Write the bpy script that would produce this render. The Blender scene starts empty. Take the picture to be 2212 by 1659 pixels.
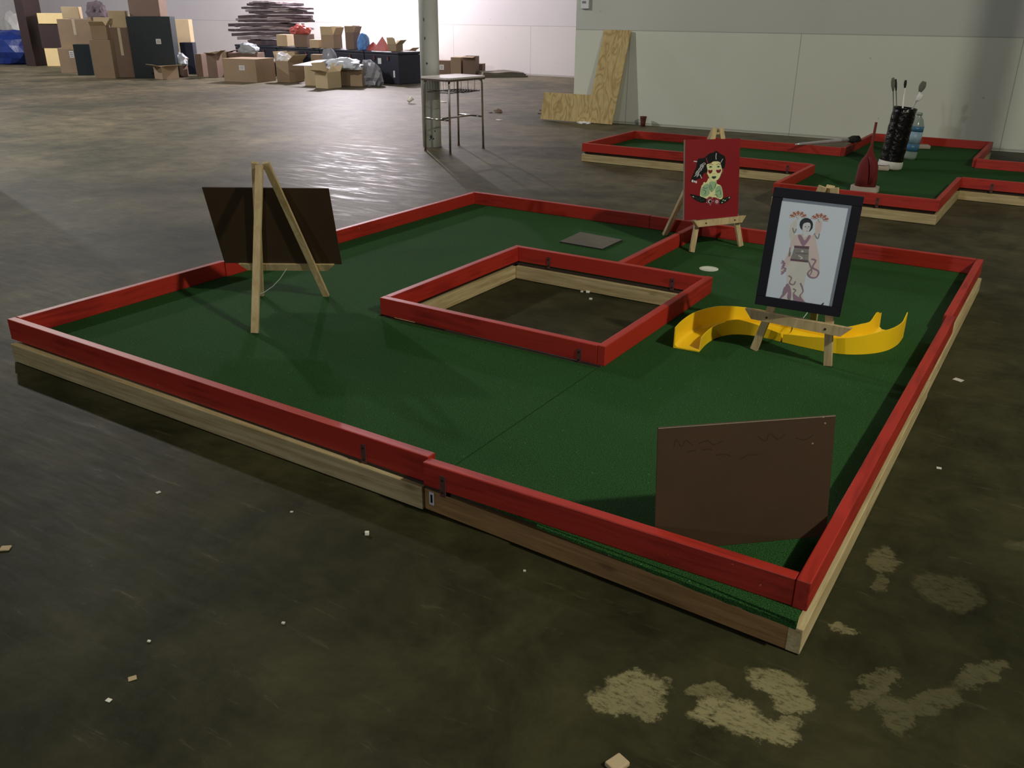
import bpy, bmesh, math, random
from mathutils import Vector, Matrix, noise
R = math.radians
random.seed(7)
SC = bpy.context.scene
COL = SC.collection

# ---------------------------------------------------------------- camera
FPX = 1874.38; PITCH = 0.407397; ROLL = 0.0066796; YAW = 0.5678035
CAM = Vector((0.337627, -1.95021, 1.532223))
_cp, _sp, _cy, _sy = math.cos(PITCH), math.sin(PITCH), math.cos(YAW), math.sin(YAW)
FW = Vector((-_sy*_cp, _cy*_cp, -_sp)); _R0 = Vector((_cy, _sy, 0)); _U0 = _R0.cross(FW)
RT = math.cos(ROLL)*_R0 + math.sin(ROLL)*_U0
UP = -math.sin(ROLL)*_R0 + math.cos(ROLL)*_U0
cam_d = bpy.data.cameras.new('camera'); cam = bpy.data.objects.new('camera', cam_d); COL.objects.link(cam)
cam_d.sensor_fit = 'HORIZONTAL'; cam_d.sensor_width = 36.0; cam_d.lens = FPX/2212*36.0
cam_d.clip_end = 200; cam_d.clip_start = 0.05
M = Matrix((RT, UP, -FW)).transposed().to_4x4(); M.translation = CAM
cam.matrix_world = M
SC.camera = cam

# ---------------------------------------------------------------- world, lamps, exposure
w = bpy.data.worlds.new('world'); SC.world = w; w.use_nodes = True
w.node_tree.nodes['Background'].inputs[0].default_value = (0.8, 0.85, 0.8, 1)
w.node_tree.nodes['Background'].inputs[1].default_value = 0.0
SC.view_settings.view_transform = 'Standard'; SC.view_settings.look = 'None'
SC.view_settings.gamma = 1.0; SC.view_settings.use_curve_mapping = False
SC.view_settings.exposure = 0.0
def lamp(name, loc, watts, col, rad):
    l = bpy.data.lights.new(name, 'POINT'); l.energy = watts; l.color = col; l.shadow_soft_size = rad
    o = bpy.data.objects.new(name, l); COL.objects.link(o); o.location = loc; return o
lamp('ceiling_lamp_right', (4.7, -0.1, 5.8), 1300, (1.0, 0.94, 0.76), 0.15)
lamp('ceiling_lamp_far', (-16.6, 16.1, 3.9), 1700, (1.0, 0.92, 0.98), 0.10)
lamp('ceiling_lamp_left', (-11.3, 4.2, 5.0), 1000, (1.0, 0.96, 0.90), 0.12)
lamp('fill_lamp_corner', (-23.5, 7.0, 5.2), 1500, (0.97, 0.95, 1.0), 0.12)  # unseen fill lamp, added to brighten the far left wall and boxes
lamp('ceiling_lamp_rear', (-2.0, -14.0, 4.2), 950, (0.95, 0.98, 1.0), 0.14)

# ---------------------------------------------------------------- measuring helpers (pixel ray -> world point)
def ray(u, v): return (u-1106)/FPX*RT - (v-829.5)/FPX*UP + FW
def gp(u, v, z=0.0):
    r = ray(u, v); return CAM + r*((z-CAM.z)/r.z)
def pp(u, v, p0, n):
    r = ray(u, v); return CAM + r*((Vector(p0)-CAM).dot(n)/r.dot(n))
def proj(p):
    d = Vector(p)-CAM; z = d.dot(FW); return (1106+FPX*d.dot(RT)/z, 829.5-FPX*d.dot(UP)/z)
def ztop(x, y, v):
    lo, hi = -0.5, 6.0
    for _ in range(40):
        m = (lo+hi)/2
        if proj((x, y, m))[1] > v: lo = m
        else: hi = m
    return lo
def line_at(u, A, B, off=0.0, v=110):
    """point of ground line A-B, pushed back by off, seen in pixel column u"""
    d = (B-A); d.z = 0; n = Vector((-d.y, d.x, 0)).normalized()
    if n.dot(FW) < 0: n = -n
    p = pp(u, v, A+n*off, n); p.z = 0; return p

# ---------------------------------------------------------------- mesh builder
class MB:
    def __init__(s): s.v = []; s.f = []; s.m = []
    def add(s, vs, fs, mi=0):
        b = len(s.v); s.v += [Vector(a) for a in vs]
        for q in fs: s.f.append([b+i for i in q]); s.m.append(mi)
        return s
    def box8(s, p, mi=0):   # 4 bottom, 4 top, ccw
        return s.add(p, [(3,2,1,0),(4,5,6,7),(0,1,5,4),(1,2,6,5),(2,3,7,6),(3,0,4,7)], mi)
    def box(s, c, size, rz=0.0, mi=0, rot=None):
        c = Vector(c); h = Vector(size)/2
        m = rot if rot else Matrix.Rotation(rz, 3, 'Z')
        p = [c+m@Vector((x*h.x, y*h.y, z*h.z)) for z in (-1,1) for x, y in ((-1,-1),(1,-1),(1,1),(-1,1))]
        return s.box8(p, mi)
    def ext(s, x0, x1, y0, y1, z0, z1, mi=0):
        return s.box(((x0+x1)/2,(y0+y1)/2,(z0+z1)/2),(x1-x0,y1-y0,z1-z0),mi=mi)
    def bar(s, p0, p1, wd, th, side=None, mi=0):
        p0 = Vector(p0); p1 = Vector(p1); a = (p1-p0).normalized()
        sd = Vector(side) if side is not None else (Vector((0,0,1)) if abs(a.z) < .9 else Vector((1,0,0)))
        sd = (sd - a*sd.dot(a)).normalized(); t = a.cross(sd)
        P = []
        for e in (p0, p1):
            for i, j in ((-1,-1),(1,-1),(1,1),(-1,1)): P.append(e+sd*(i*wd/2)+t*(j*th/2))
        return s.box8(P, mi)
    def tube(s, pts, r, n=8, mi=0, cap=True):
        pts = [Vector(p) for p in pts]; rs = r if isinstance(r, (list, tuple)) else [r]*len(pts)
        ring = []; ref = None
        for i, p in enumerate(pts):
            a = (pts[min(i+1, len(pts)-1)]-pts[max(i-1, 0)]).normalized()
            if ref is None: ref = Vector((0,0,1)) if abs(a.z) < .9 else Vector((1,0,0))
            x = (ref-a*ref.dot(a)).normalized(); ref = x; y = a.cross(x)
            ring.append([p+(x*math.cos(2*math.pi*k/n)+y*math.sin(2*math.pi*k/n))*rs[i] for k in range(n)])
        vs = [q for rr in ring for q in rr]; fs = []
        for i in range(len(pts)-1):
            for k in range(n):
                fs.append((i*n+k, i*n+(k+1)%n, (i+1)*n+(k+1)%n, (i+1)*n+k))
        if cap: fs.append(tuple(range(n-1, -1, -1))); fs.append(tuple((len(pts)-1)*n+k for k in range(n)))
        return s.add(vs, fs, mi)
    def lathe(s, prof, c, n=24, mi=0, axis=None):
        c = Vector(c); q = Matrix.Identity(3)
        if axis is not None: q = Vector((0,0,1)).rotation_difference(Vector(axis)).to_matrix()
        vs = []; fs = []
        for r, z in prof:
            for k in range(n):
                t = 2*math.pi*k/n; vs.append(c+q@Vector((r*math.cos(t), r*math.sin(t), z)))
        for i in range(len(prof)-1):
            for k in range(n): fs.append((i*n+k, i*n+(k+1)%n, (i+1)*n+(k+1)%n, (i+1)*n+k))
        fs.append(tuple(range(n-1, -1, -1))); fs.append(tuple((len(prof)-1)*n+k for k in range(n)))
        return s.add(vs, fs, mi)
    def prism(s, poly, vec, mi=0, mi_side=None):
        n = len(poly); v = Vector(vec); P = [Vector(a) for a in poly]
        s.add(P+[a+v for a in P], [tuple(range(n-1,-1,-1)), tuple(range(n, 2*n))], mi)
        s.add(P+[a+v for a in P], [(i, (i+1)%n, n+(i+1)%n, n+i) for i in range(n)], mi if mi_side is None else mi_side)
        return s
    def build(s, name, mats, parent=None, bevel=0.0, smooth=False, origin=None):
        if not isinstance(mats, (list, tuple)): mats = [mats]
        if parent is not None:
            o0 = Vector(parent['_w']) if '_w' in parent else parent.location.copy()
        elif origin is not None: o0 = Vector(origin)
        else:
            xs = [a.x for a in s.v]; ys = [a.y for a in s.v]; zs = [a.z for a in s.v]
            o0 = Vector(((min(xs)+max(xs))/2, (min(ys)+max(ys))/2, min(zs)))
        me = bpy.data.meshes.new(name)
        me.from_pydata([a-o0 for a in s.v], [], s.f)
        for m in mats: me.materials.append(m)
        me.polygons.foreach_set('material_index', s.m)
        if smooth: me.polygons.foreach_set('use_smooth', [True]*len(me.polygons))
        me.update()
        bm = bmesh.new(); bm.from_mesh(me); bmesh.ops.recalc_face_normals(bm, faces=bm.faces[:]); bm.to_mesh(me); bm.free()
        o = bpy.data.objects.new(name, me); COL.objects.link(o)
        if parent is not None: o.parent = parent
        else: o.location = o0
        WORLD[o.name] = o0.copy()
        if bevel:
            b = o.modifiers.new('bevel', 'BEVEL'); b.width = bevel; b.segments = 2; b.limit_method = 'ANGLE'
        return o
WORLD = {}
def sub(s_mb, name, mats, parent, **k):
    """part of a part: vertices are relative to the same world origin as the parent"""
    o = s_mb.build(name, mats, None, origin=WORLD[parent.name], **k); o.parent = parent; o.location = (0,0,0); return o
def tag(o, label, cat, group=None, kind=None):
    o['label'] = label; o['category'] = cat
    if group: o['group'] = group
    if kind: o['kind'] = kind
    return o
def struct(o): o['kind'] = 'structure'; return o
def root(name, loc, label, cat, group=None):
    o = bpy.data.objects.new(name, None); COL.objects.link(o); o.location = loc; o.empty_display_size = .1
    WORLD[o.name] = Vector(loc)
    return tag(o, label, cat, group)

# ---------------------------------------------------------------- materials
def srgb(r, g, b):
    f = lambda c: (c/255/12.92) if c/255 <= .04045 else ((c/255+.055)/1.055)**2.4
    return (f(r), f(g), f(b), 1)
def nt(name):
    m = bpy.data.materials.new(name); m.use_nodes = True; t = m.node_tree
    return m, t, t.nodes['Principled BSDF']
def N(t, typ, **k):
    n = t.nodes.new(typ)
    for a, b in k.items():
        if a == 'ins':
            for i, val in b.items(): n.inputs[i].default_value = val
        else: setattr(n, a, b)
    return n
def plain(name, c, rough=.6, metal=0.0, bump=0.0, bscale=60, var=.12, vscale=12, spec=.5, alpha=1.0, trans=0.0):
    m, t, b = nt(name); L = t.links
    tc = N(t, 'ShaderNodeTexCoord'); nz = N(t, 'ShaderNodeTexNoise', ins={'Scale': vscale, 'Detail': 5})
    L.new(tc.outputs['Object'], nz.inputs['Vector'])
    mx = N(t, 'ShaderNodeMix', data_type='RGBA')
    mx.inputs[6].default_value = tuple(x*(1-var) for x in c[:3])+(1,); mx.inputs[7].default_value = tuple(min(1, x*(1+var)) for x in c[:3])+(1,)
    L.new(nz.outputs[0], mx.inputs[0]); L.new(mx.outputs[2], b.inputs['Base Color'])
    b.inputs['Roughness'].default_value = rough; b.inputs['Metallic'].default_value = metal
    b.inputs['Specular IOR Level'].default_value = spec; b.inputs['Alpha'].default_value = alpha
    b.inputs['Transmission Weight'].default_value = trans
    if bump:
        n2 = N(t, 'ShaderNodeTexNoise', ins={'Scale': bscale, 'Detail': 3}); bp = N(t, 'ShaderNodeBump', ins={'Strength': bump, 'Distance': .01})
        L.new(tc.outputs['Object'], n2.inputs['Vector']); L.new(n2.outputs[0], bp.inputs['Height']); L.new(bp.outputs[0], b.inputs['Normal'])
    return m
def wood(name, c1, c2, scale=(1.2, 30, 30), knots=True, rough=.65, dirt=.0):
    m, t, b = nt(name); L = t.links
    tc = N(t, 'ShaderNodeTexCoord'); mp = N(t, 'ShaderNodeMapping', ins={'Scale': scale})
    L.new(tc.outputs['Object'], mp.inputs[0])
    nz = N(t, 'ShaderNodeTexNoise', ins={'Scale': 2.0, 'Detail': 8, 'Roughness': .65, 'Distortion': .6}); L.new(mp.outputs[0], nz.inputs['Vector'])
    cr = N(t, 'ShaderNodeValToRGB'); cr.color_ramp.elements[0].position = .3; cr.color_ramp.elements[1].position = .7
    cr.color_ramp.elements[0].color = c1; cr.color_ramp.elements[1].color = c2
    L.new(nz.outputs[0], cr.inputs[0]); out = cr.outputs[0]
    if knots:
        k = N(t, 'ShaderNodeMapping', ins={'Scale': (3.0 if scale[0] < 5 else 9, 3.0 if scale[1] < 5 else 9, 9)}); L.new(tc.outputs['Object'], k.inputs[0])
        vo = N(t, 'ShaderNodeTexVoronoi', ins={'Scale': 1.3}); L.new(k.outputs[0], vo.inputs['Vector'])
        kr = N(t, 'ShaderNodeValToRGB'); kr.color_ramp.elements[0].position = .06; kr.color_ramp.elements[0].color = (.55,.55,.55,1)
        kr.color_ramp.elements[1].position = .17; kr.color_ramp.elements[1].color = (0,0,0,1)
        L.new(vo.outputs['Distance'], kr.inputs[0])
        mx = N(t, 'ShaderNodeMix', data_type='RGBA'); mx.inputs[7].default_value = tuple(x*.35 for x in c1[:3])+(1,)
        L.new(kr.outputs[0], mx.inputs[0]); L.new(out, mx.inputs[6]); out = mx.outputs[2]
    n3 = N(t, 'ShaderNodeTexNoise', ins={'Scale': 5, 'Detail': 3}); L.new(tc.outputs['Object'], n3.inputs['Vector'])
    m2 = N(t, 'ShaderNodeMix', data_type='RGBA', blend_type='MULTIPLY', ins={0: .35}); L.new(out, m2.inputs[6]); L.new(n3.outputs[0], m2.inputs[7])
    L.new(m2.outputs[2], b.inputs['Base Color']); b.inputs['Roughness'].default_value = rough
    bp = N(t, 'ShaderNodeBump', ins={'Strength': .25, 'Distance': .003}); L.new(nz.outputs[0], bp.inputs['Height']); L.new(bp.outputs[0], b.inputs['Normal'])
    return m
def red_paint(name, axis):
    m, t, b = nt(name); L = t.links
    tc = N(t, 'ShaderNodeTexCoord')
    sc = (2, 25, 25) if axis == 'x' else (25, 2, 25)
    mp = N(t, 'ShaderNodeMapping', ins={'Scale': sc}); L.new(tc.outputs['Object'], mp.inputs[0])
    nz = N(t, 'ShaderNodeTexNoise', ins={'Scale': 2, 'Detail': 7}); L.new(mp.outputs[0], nz.inputs['Vector'])
    n2 = N(t, 'ShaderNodeTexNoise', ins={'Scale': 2.2, 'Detail': 4}); L.new(tc.outputs['Object'], n2.inputs['Vector'])
    ad = N(t, 'ShaderNodeMath', operation='ADD'); L.new(nz.outputs[0], ad.inputs[0]); L.new(n2.outputs[0], ad.inputs[1])
    cr = N(t, 'ShaderNodeValToRGB'); e = cr.color_ramp.elements
    e[0].position = .7; e[0].color = srgb(138, 27, 20); e[1].position = 1.3; e[1].color = srgb(176, 44, 30)
    cr.color_ramp.elements[1].position = 1.0
    L.new(ad.outputs[0], cr.inputs[0])
    # chips of bare paint
    vo = N(t, 'ShaderNodeTexNoise', ins={'Scale': 38, 'Detail': 5}); L.new(tc.outputs['Object'], vo.inputs['Vector'])
    kr = N(t, 'ShaderNodeValToRGB'); kr.color_ramp.elements[0].position = .735; kr.color_ramp.elements[1].position = .76
    L.new(vo.outputs[0], kr.inputs[0])
    mx = N(t, 'ShaderNodeMix', data_type='RGBA'); mx.inputs[7].default_value = srgb(205, 130, 110)
    L.new(kr.outputs[0], mx.inputs[0]); L.new(cr.outputs[0], mx.inputs[6]); L.new(mx.outputs[2], b.inputs['Base Color'])
    b.inputs['Roughness'].default_value = .5
    bp = N(t, 'ShaderNodeBump', ins={'Strength': .3, 'Distance': .003}); L.new(nz.outputs[0], bp.inputs['Height']); L.new(bp.outputs[0], b.inputs['Normal'])
    return m
def carpet():
    m, t, b = nt('green_turf'); L = t.links
    tc = N(t, 'ShaderNodeTexCoord')
    n1 = N(t, 'ShaderNodeTexNoise', ins={'Scale': 260, 'Detail': 3}); L.new(tc.outputs['Object'], n1.inputs['Vector'])
    n2 = N(t, 'ShaderNodeTexNoise', ins={'Scale': 2.2, 'Detail': 4}); L.new(tc.outputs['Object'], n2.inputs['Vector'])
    cr = N(t, 'ShaderNodeValToRGB'); e = cr.color_ramp.elements
    e[0].position = .36; e[0].color = srgb(26, 60, 28); e[1].position = .68; e[1].color = srgb(60, 110, 56)
    L.new(n1.outputs[0], cr.inputs[0])
    m2 = N(t, 'ShaderNodeMix', data_type='RGBA', blend_type='MULTIPLY', ins={0: .25}); L.new(cr.outputs[0], m2.inputs[6]); L.new(n2.outputs[0], m2.inputs[7])
    vo = N(t, 'ShaderNodeTexVoronoi', ins={'Scale': 26}); L.new(tc.outputs['Object'], vo.inputs['Vector'])
    kr = N(t, 'ShaderNodeValToRGB'); kr.color_ramp.elements[0].position = .045; kr.color_ramp.elements[0].color = (.5,.5,.5,1); kr.color_ramp.elements[1].position = .07; kr.color_ramp.elements[1].color = (0,0,0,1)
    L.new(vo.outputs['Distance'], kr.inputs[0])
    mx = N(t, 'ShaderNodeMix', data_type='RGBA'); mx.inputs[7].default_value = srgb(120, 165, 120)
    L.new(kr.outputs[0], mx.inputs[0]); L.new(m2.outputs[2], mx.inputs[6]); L.new(mx.outputs[2], b.inputs['Base Color'])
    b.inputs['Roughness'].default_value = .95; b.inputs['Specular IOR Level'].default_value = .12
    bp = N(t, 'ShaderNodeBump', ins={'Strength': .8, 'Distance': .006}); L.new(n1.outputs[0], bp.inputs['Height']); L.new(bp.outputs[0], b.inputs['Normal'])
    return m
def concrete():
    m, t, b = nt('stained_concrete'); L = t.links
    tc = N(t, 'ShaderNodeTexCoord'); O = tc.outputs['Object']
    a = N(t, 'ShaderNodeTexNoise', ins={'Scale': .55, 'Detail': 8, 'Roughness': .6, 'Distortion': .4}); L.new(O, a.inputs['Vector'])
    cr = N(t, 'ShaderNodeValToRGB'); e = cr.color_ramp.elements
    e[0].position = .32; e[0].color = srgb(76, 76, 60); e[1].position = .68; e[1].color = srgb(130, 120, 96)
    L.new(a.outputs[0], cr.inputs[0])
    # fine mottling
    f = N(t, 'ShaderNodeTexNoise', ins={'Scale': 3.2, 'Detail': 12, 'Roughness': .72, 'Distortion': .3}); L.new(O, f.inputs['Vector'])
    fr = N(t, 'ShaderNodeValToRGB'); fr.color_ramp.elements[0].position = .33; fr.color_ramp.elements[0].color = (.25,.26,.24,1); fr.color_ramp.elements[1].position = .7; fr.color_ramp.elements[1].color = (1.0,1.0,1.0,1)
    L.new(f.outputs[0], fr.inputs[0])
    mu = N(t, 'ShaderNodeMix', data_type='RGBA', blend_type='MULTIPLY', ins={0: .9}); L.new(cr.outputs[0], mu.inputs[6]); L.new(fr.outputs[0], mu.inputs[7])
    # slab darker and greener towards the camera side, paler beyond, varied by noise
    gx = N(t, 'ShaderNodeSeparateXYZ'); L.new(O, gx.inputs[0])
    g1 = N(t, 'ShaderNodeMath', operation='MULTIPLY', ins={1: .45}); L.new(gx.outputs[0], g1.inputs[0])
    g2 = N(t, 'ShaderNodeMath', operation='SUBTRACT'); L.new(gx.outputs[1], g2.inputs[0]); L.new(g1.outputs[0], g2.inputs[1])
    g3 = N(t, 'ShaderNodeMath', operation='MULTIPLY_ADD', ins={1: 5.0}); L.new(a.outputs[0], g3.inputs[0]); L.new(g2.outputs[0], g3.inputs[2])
    far_mask = N(t, 'ShaderNodeMapRange', interpolation_type='SMOOTHSTEP', ins={1: 4.5, 2: 14.5, 3: 0.0, 4: 1.0}); L.new(g3.outputs[0], far_mask.inputs[0])
    oc = N(t, 'ShaderNodeMix', data_type='RGBA'); oc.inputs[6].default_value = (.40, .44, .32, 1); oc.inputs[7].default_value = (1.15, 1.12, 1.05, 1); L.new(far_mask.outputs[0], oc.inputs[0])
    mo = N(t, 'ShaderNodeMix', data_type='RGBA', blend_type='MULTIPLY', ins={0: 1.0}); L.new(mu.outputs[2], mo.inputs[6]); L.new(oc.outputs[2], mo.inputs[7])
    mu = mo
    # streaks worn into the slab
    mp = N(t, 'ShaderNodeMapping', ins={'Scale': (1.2, 9, 1), 'Rotation': (0, 0, R(-20))}); L.new(O, mp.inputs[0])
    s = N(t, 'ShaderNodeTexNoise', ins={'Scale': 3, 'Detail': 9, 'Roughness': .75, 'Distortion': .5}); L.new(mp.outputs[0], s.inputs['Vector'])
    sr = N(t, 'ShaderNodeValToRGB'); sr.color_ramp.elements[0].position = .6; sr.color_ramp.elements[1].position = .8; sr.color_ramp.elements[1].color = (.42,.42,.42,1)
    L.new(s.outputs[0], sr.inputs[0])
    m1 = N(t, 'ShaderNodeMix', data_type='RGBA'); m1.inputs[7].default_value = srgb(136, 130, 104)
    L.new(sr.outputs[0], m1.inputs[0]); L.new(mu.outputs[2], m1.inputs[6]); out = m1.outputs[2]
    # pale worn patches near the corner of the course: (x, y, rx, ry, rot)
    dn = N(t, 'ShaderNodeTexNoise', ins={'Scale': 9, 'Detail': 7, 'Roughness': .75}); L.new(O, dn.inputs['Vector'])
    dsub = N(t, 'ShaderNodeVectorMath', operation='SUBTRACT'); L.new(dn.outputs['Color'], dsub.inputs[0]); dsub.inputs[1].default_value = (.5,.5,.5)
    dsc = N(t, 'ShaderNodeVectorMath', operation='SCALE'); L.new(dsub.outputs[0], dsc.inputs[0]); dsc.inputs['Scale'].default_value = .16
    dad = N(t, 'ShaderNodeVectorMath', operation='ADD'); L.new(O, dad.inputs[0]); L.new(dsc.outputs[0], dad.inputs[1])
    acc = None
    for (x, y, rx, ry, rz, st) in PATCHES:
        q = N(t, 'ShaderNodeMapping', vector_type='TEXTURE', ins={'Location': (x, y, 0), 'Rotation': (0, 0, rz), 'Scale': (rx, ry, 1000)}); L.new(dad.outputs[0], q.inputs[0])
        ln = N(t, 'ShaderNodeVectorMath', operation='LENGTH'); L.new(q.outputs[0], ln.inputs[0])
        mr = N(t, 'ShaderNodeMapRange', ins={1: .82, 2: 1.05, 3: st, 4: 0.0}); L.new(ln.outputs['Value'], mr.inputs[0])
        if acc is None: acc = mr.outputs[0]
        else:
            mxx = N(t, 'ShaderNodeMath', operation='MAXIMUM'); L.new(acc, mxx.inputs[0]); L.new(mr.outputs[0], mxx.inputs[1]); acc = mxx.outputs[0]
    sp = N(t, 'ShaderNodeTexNoise', ins={'Scale': 5, 'Detail': 8, 'Roughness': .8}); mp2 = N(t, 'ShaderNodeMapping', ins={'Scale': (6, 16, 1), 'Rotation': (0,0,R(-52))}); L.new(O, mp2.inputs[0]); L.new(mp2.outputs[0], sp.inputs['Vector'])
    spr = N(t, 'ShaderNodeValToRGB'); spr.color_ramp.elements[0].position = .37; spr.color_ramp.elements[1].position = .5; L.new(sp.outputs[0], spr.inputs[0])
    mm = N(t, 'ShaderNodeMath', operation='MULTIPLY'); L.new(acc, mm.inputs[0]); L.new(spr.outputs[0], mm.inputs[1])
    m3 = N(t, 'ShaderNodeMix', data_type='RGBA'); m3.inputs[7].default_value = srgb(142, 136, 100)
    L.new(mm.outputs[0], m3.inputs[0]); L.new(out, m3.inputs[6]); out = m3.outputs[2]
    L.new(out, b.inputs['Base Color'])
    rr = N(t, 'ShaderNodeMapRange', ins={1: .3, 2: .7, 3: .66, 4: .56}); L.new(s.outputs[0], rr.inputs[0])
    # polished, once wet area whose streaks mirror the far lamp
    q = N(t, 'ShaderNodeMapping', vector_type='TEXTURE', ins={'Location': (-5.9, 4.9, 0), 'Rotation': (0, 0, R(128)), 'Scale': (2.6, 1.15, 1000)}); L.new(dad.outputs[0], q.inputs[0])
    ln = N(t, 'ShaderNodeVectorMath', operation='LENGTH'); L.new(q.outputs[0], ln.inputs[0])
    pm = N(t, 'ShaderNodeMapRange', ins={1: .35, 2: 1.0, 3: 1.0, 4: 0.0}); L.new(ln.outputs['Value'], pm.inputs[0])
    mp3 = N(t, 'ShaderNodeMapping', ins={'Scale': (1.0, 5.0, 1), 'Rotation': (0, 0, R(-33))}); L.new(O, mp3.inputs[0])
    ps = N(t, 'ShaderNodeTexNoise', ins={'Scale': 2.2, 'Detail': 6, 'Roughness': .6, 'Distortion': .8}); L.new(mp3.outputs[0], ps.inputs['Vector'])
    pr = N(t, 'ShaderNodeMapRange', ins={1: .5, 2: .68, 3: 0.0, 4: 1.0}); L.new(ps.outputs[0], pr.inputs[0])
    pq = N(t, 'ShaderNodeMath', operation='MULTIPLY'); L.new(pm.outputs[0], pq.inputs[0]); L.new(pr.outputs[0], pq.inputs[1])
    rm = N(t, 'ShaderNodeMix', data_type='FLOAT', ins={3: .34}); L.new(pq.outputs[0], rm.inputs[0]); L.new(rr.outputs[0], rm.inputs[2]); L.new(rm.outputs[0], b.inputs['Roughness'])
    sx = N(t, 'ShaderNodeMapRange', ins={1: 0.0, 2: 1.0, 3: .10, 4: .30}); L.new(far_mask.outputs[0], sx.inputs[0]); L.new(sx.outputs[0], b.inputs['Specular IOR Level'])
    bb = N(t, 'ShaderNodeTexNoise', ins={'Scale': 6, 'Detail': 6}); L.new(O, bb.inputs['Vector'])
    bp = N(t, 'ShaderNodeBump', ins={'Strength': .25, 'Distance': .01}); L.new(bb.outputs[0], bp.inputs['Height']); L.new(bp.outputs[0], b.inputs['Normal'])
    return m
PATCHES = [(-.300,-.375,.085,.055,R(25),.85),(-.330,-.455,.060,.045,R(0),.8),(-.255,-.42,.05,.05,R(10),.7),
           (-.02,-.165,.075,.050,R(10),.8),(.035,-.21,.05,.045,R(40),.75),(-.085,-.34,.085,.050,R(35),.9),(.0,-.34,.09,.045,R(20),.85),(-.14,-.30,.05,.03,R(30),.5),(.05,-.29,.04,.03,R(0),.6),
           (.075,.13,.032,.028,0,.6),(.10,.52,.045,.07,0,.35),(.12,.40,.03,.05,0,.25),(.30,.47,.10,.09,0,.16),(.20,-.06,.11,.025,R(75),.3),(.26,-.12,.05,.06,R(20),.25),(.42,.15,.10,.03,R(60),.25),(.33,-.02,.04,.10,R(-30),.22),(.55,.9,.16,.05,R(30),.18),(.6,1.6,.2,.06,R(40),.15)]
def drywall(name, base, upper, seam_z, vx):
    """painted board wall: one horizontal joint at seam_z, vertical joints at vx, small fixing dots"""
    m, t, b = nt(name); L = t.links
    g = N(t, 'ShaderNodeNewGeometry'); sp = N(t, 'ShaderNodeSeparateXYZ'); L.new(g.outputs['Position'], sp.inputs[0])
    nz = N(t, 'ShaderNodeTexNoise', ins={'Scale': .8, 'Detail': 5}); L.new(g.outputs['Position'], nz.inputs['Vector'])
    st = N(t, 'ShaderNodeMath', operation='GREATER_THAN', ins={1: seam_z}); L.new(sp.outputs[2], st.inputs[0])
    mx = N(t, 'ShaderNodeMix', data_type='RGBA'); mx.inputs[6].default_value = base; mx.inputs[7].default_value = upper; L.new(st.outputs[0], mx.inputs[0])
    mv = N(t, 'ShaderNodeMix', data_type='RGBA', blend_type='MULTIPLY', ins={0: .15}); L.new(mx.outputs[2], mv.inputs[6]); L.new(nz.outputs[0], mv.inputs[7])
    out = mv.outputs[2]
    def joint(sock, pos, wd, stren, lim=None):
        nonlocal out
        c = N(t, 'ShaderNodeMath', operation='COMPARE', ins={1: pos, 2: wd}); L.new(sock, c.inputs[0]); fac = c.outputs[0]
        if lim:
            l = N(t, 'ShaderNodeMath', operation='LESS_THAN', ins={1: lim}); L.new(sp.outputs[2], l.inputs[0])
            q = N(t, 'ShaderNodeMath', operation='MULTIPLY'); L.new(l.outputs[0], q.inputs[0]); L.new(fac, q.inputs[1]); fac = q.outputs[0]
        q = N(t, 'ShaderNodeMath', operation='MULTIPLY', ins={1: stren}); L.new(fac, q.inputs[0])
        k = N(t, 'ShaderNodeMix', data_type='RGBA'); k.inputs[7].default_value = tuple(x*.25 for x in base[:3])+(1,)
        L.new(q.outputs[0], k.inputs[0]); L.new(out, k.inputs[6]); out = k.outputs[2]
    joint(sp.outputs[2], seam_z, .006, .45)
    joint(sp.outputs[2], .02, .012, .5)
    for x in vx: joint(sp.outputs[0], x, .005, .55, seam_z)
    vo = N(t, 'ShaderNodeTexVoronoi', ins={'Scale': 3.2}); L.new(g.outputs['Position'], vo.inputs['Vector'])
    kr = N(t, 'ShaderNodeValToRGB'); kr.color_ramp.elements[0].position = .035; kr.color_ramp.elements[0].color = (.5,.5,.5,1); kr.color_ramp.elements[1].position = .05; kr.color_ramp.elements[1].color = (0,0,0,1)
    L.new(vo.outputs['Distance'], kr.inputs[0])
    k = N(t, 'ShaderNodeMix', data_type='RGBA'); k.inputs[7].default_value = tuple(x*.4 for x in base[:3])+(1,)
    L.new(kr.outputs[0], k.inputs[0]); L.new(out, k.inputs[6]); out = k.outputs[2]
    L.new(out, b.inputs['Base Color']); b.inputs['Roughness'].default_value = .8; b.inputs['Specular IOR Level'].default_value = .25
    return m

PINE1, PINE2 = srgb(170, 146, 96), srgb(226, 210, 164)
M_ = {}
M_['pine_x'] = wood('pine_along_x', PINE1, PINE2, (1.2, 30, 30))
M_['pine_y'] = wood('pine_along_y', PINE1, PINE2, (30, 1.2, 30))
M_['pine_warm'] = wood('pine_warm_brown', srgb(140, 100, 54), srgb(190, 150, 98), (1.2, 30, 30))
M_['easel'] = wood('easel_pine', srgb(186, 160, 112), srgb(226, 206, 160), (22, 22, 1.5), knots=False)
M_['red_x'] = red_paint('red_paint_x', 'x'); M_['red_y'] = red_paint('red_paint_y', 'y')
M_['turf'] = carpet()
M_['ply_edge'] = plain('dark_ply_edge', srgb(52, 40, 30), .8)
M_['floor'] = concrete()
M_['steel'] = plain('bracket_steel', srgb(92, 54, 50), .6)
M_['screw'] = plain('screw_black', srgb(30, 28, 26), .5, .5)
M_['hardboard'] = plain('brown_hardboard', srgb(66, 47, 30), .6, bump=.1, bscale=300, var=.2, vscale=6)
M_['hardedge'] = plain('hardboard_edge', srgb(150, 140, 120), .6)
M_['pencil'] = plain('pencil_mark', srgb(40, 28, 20), .7)
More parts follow.
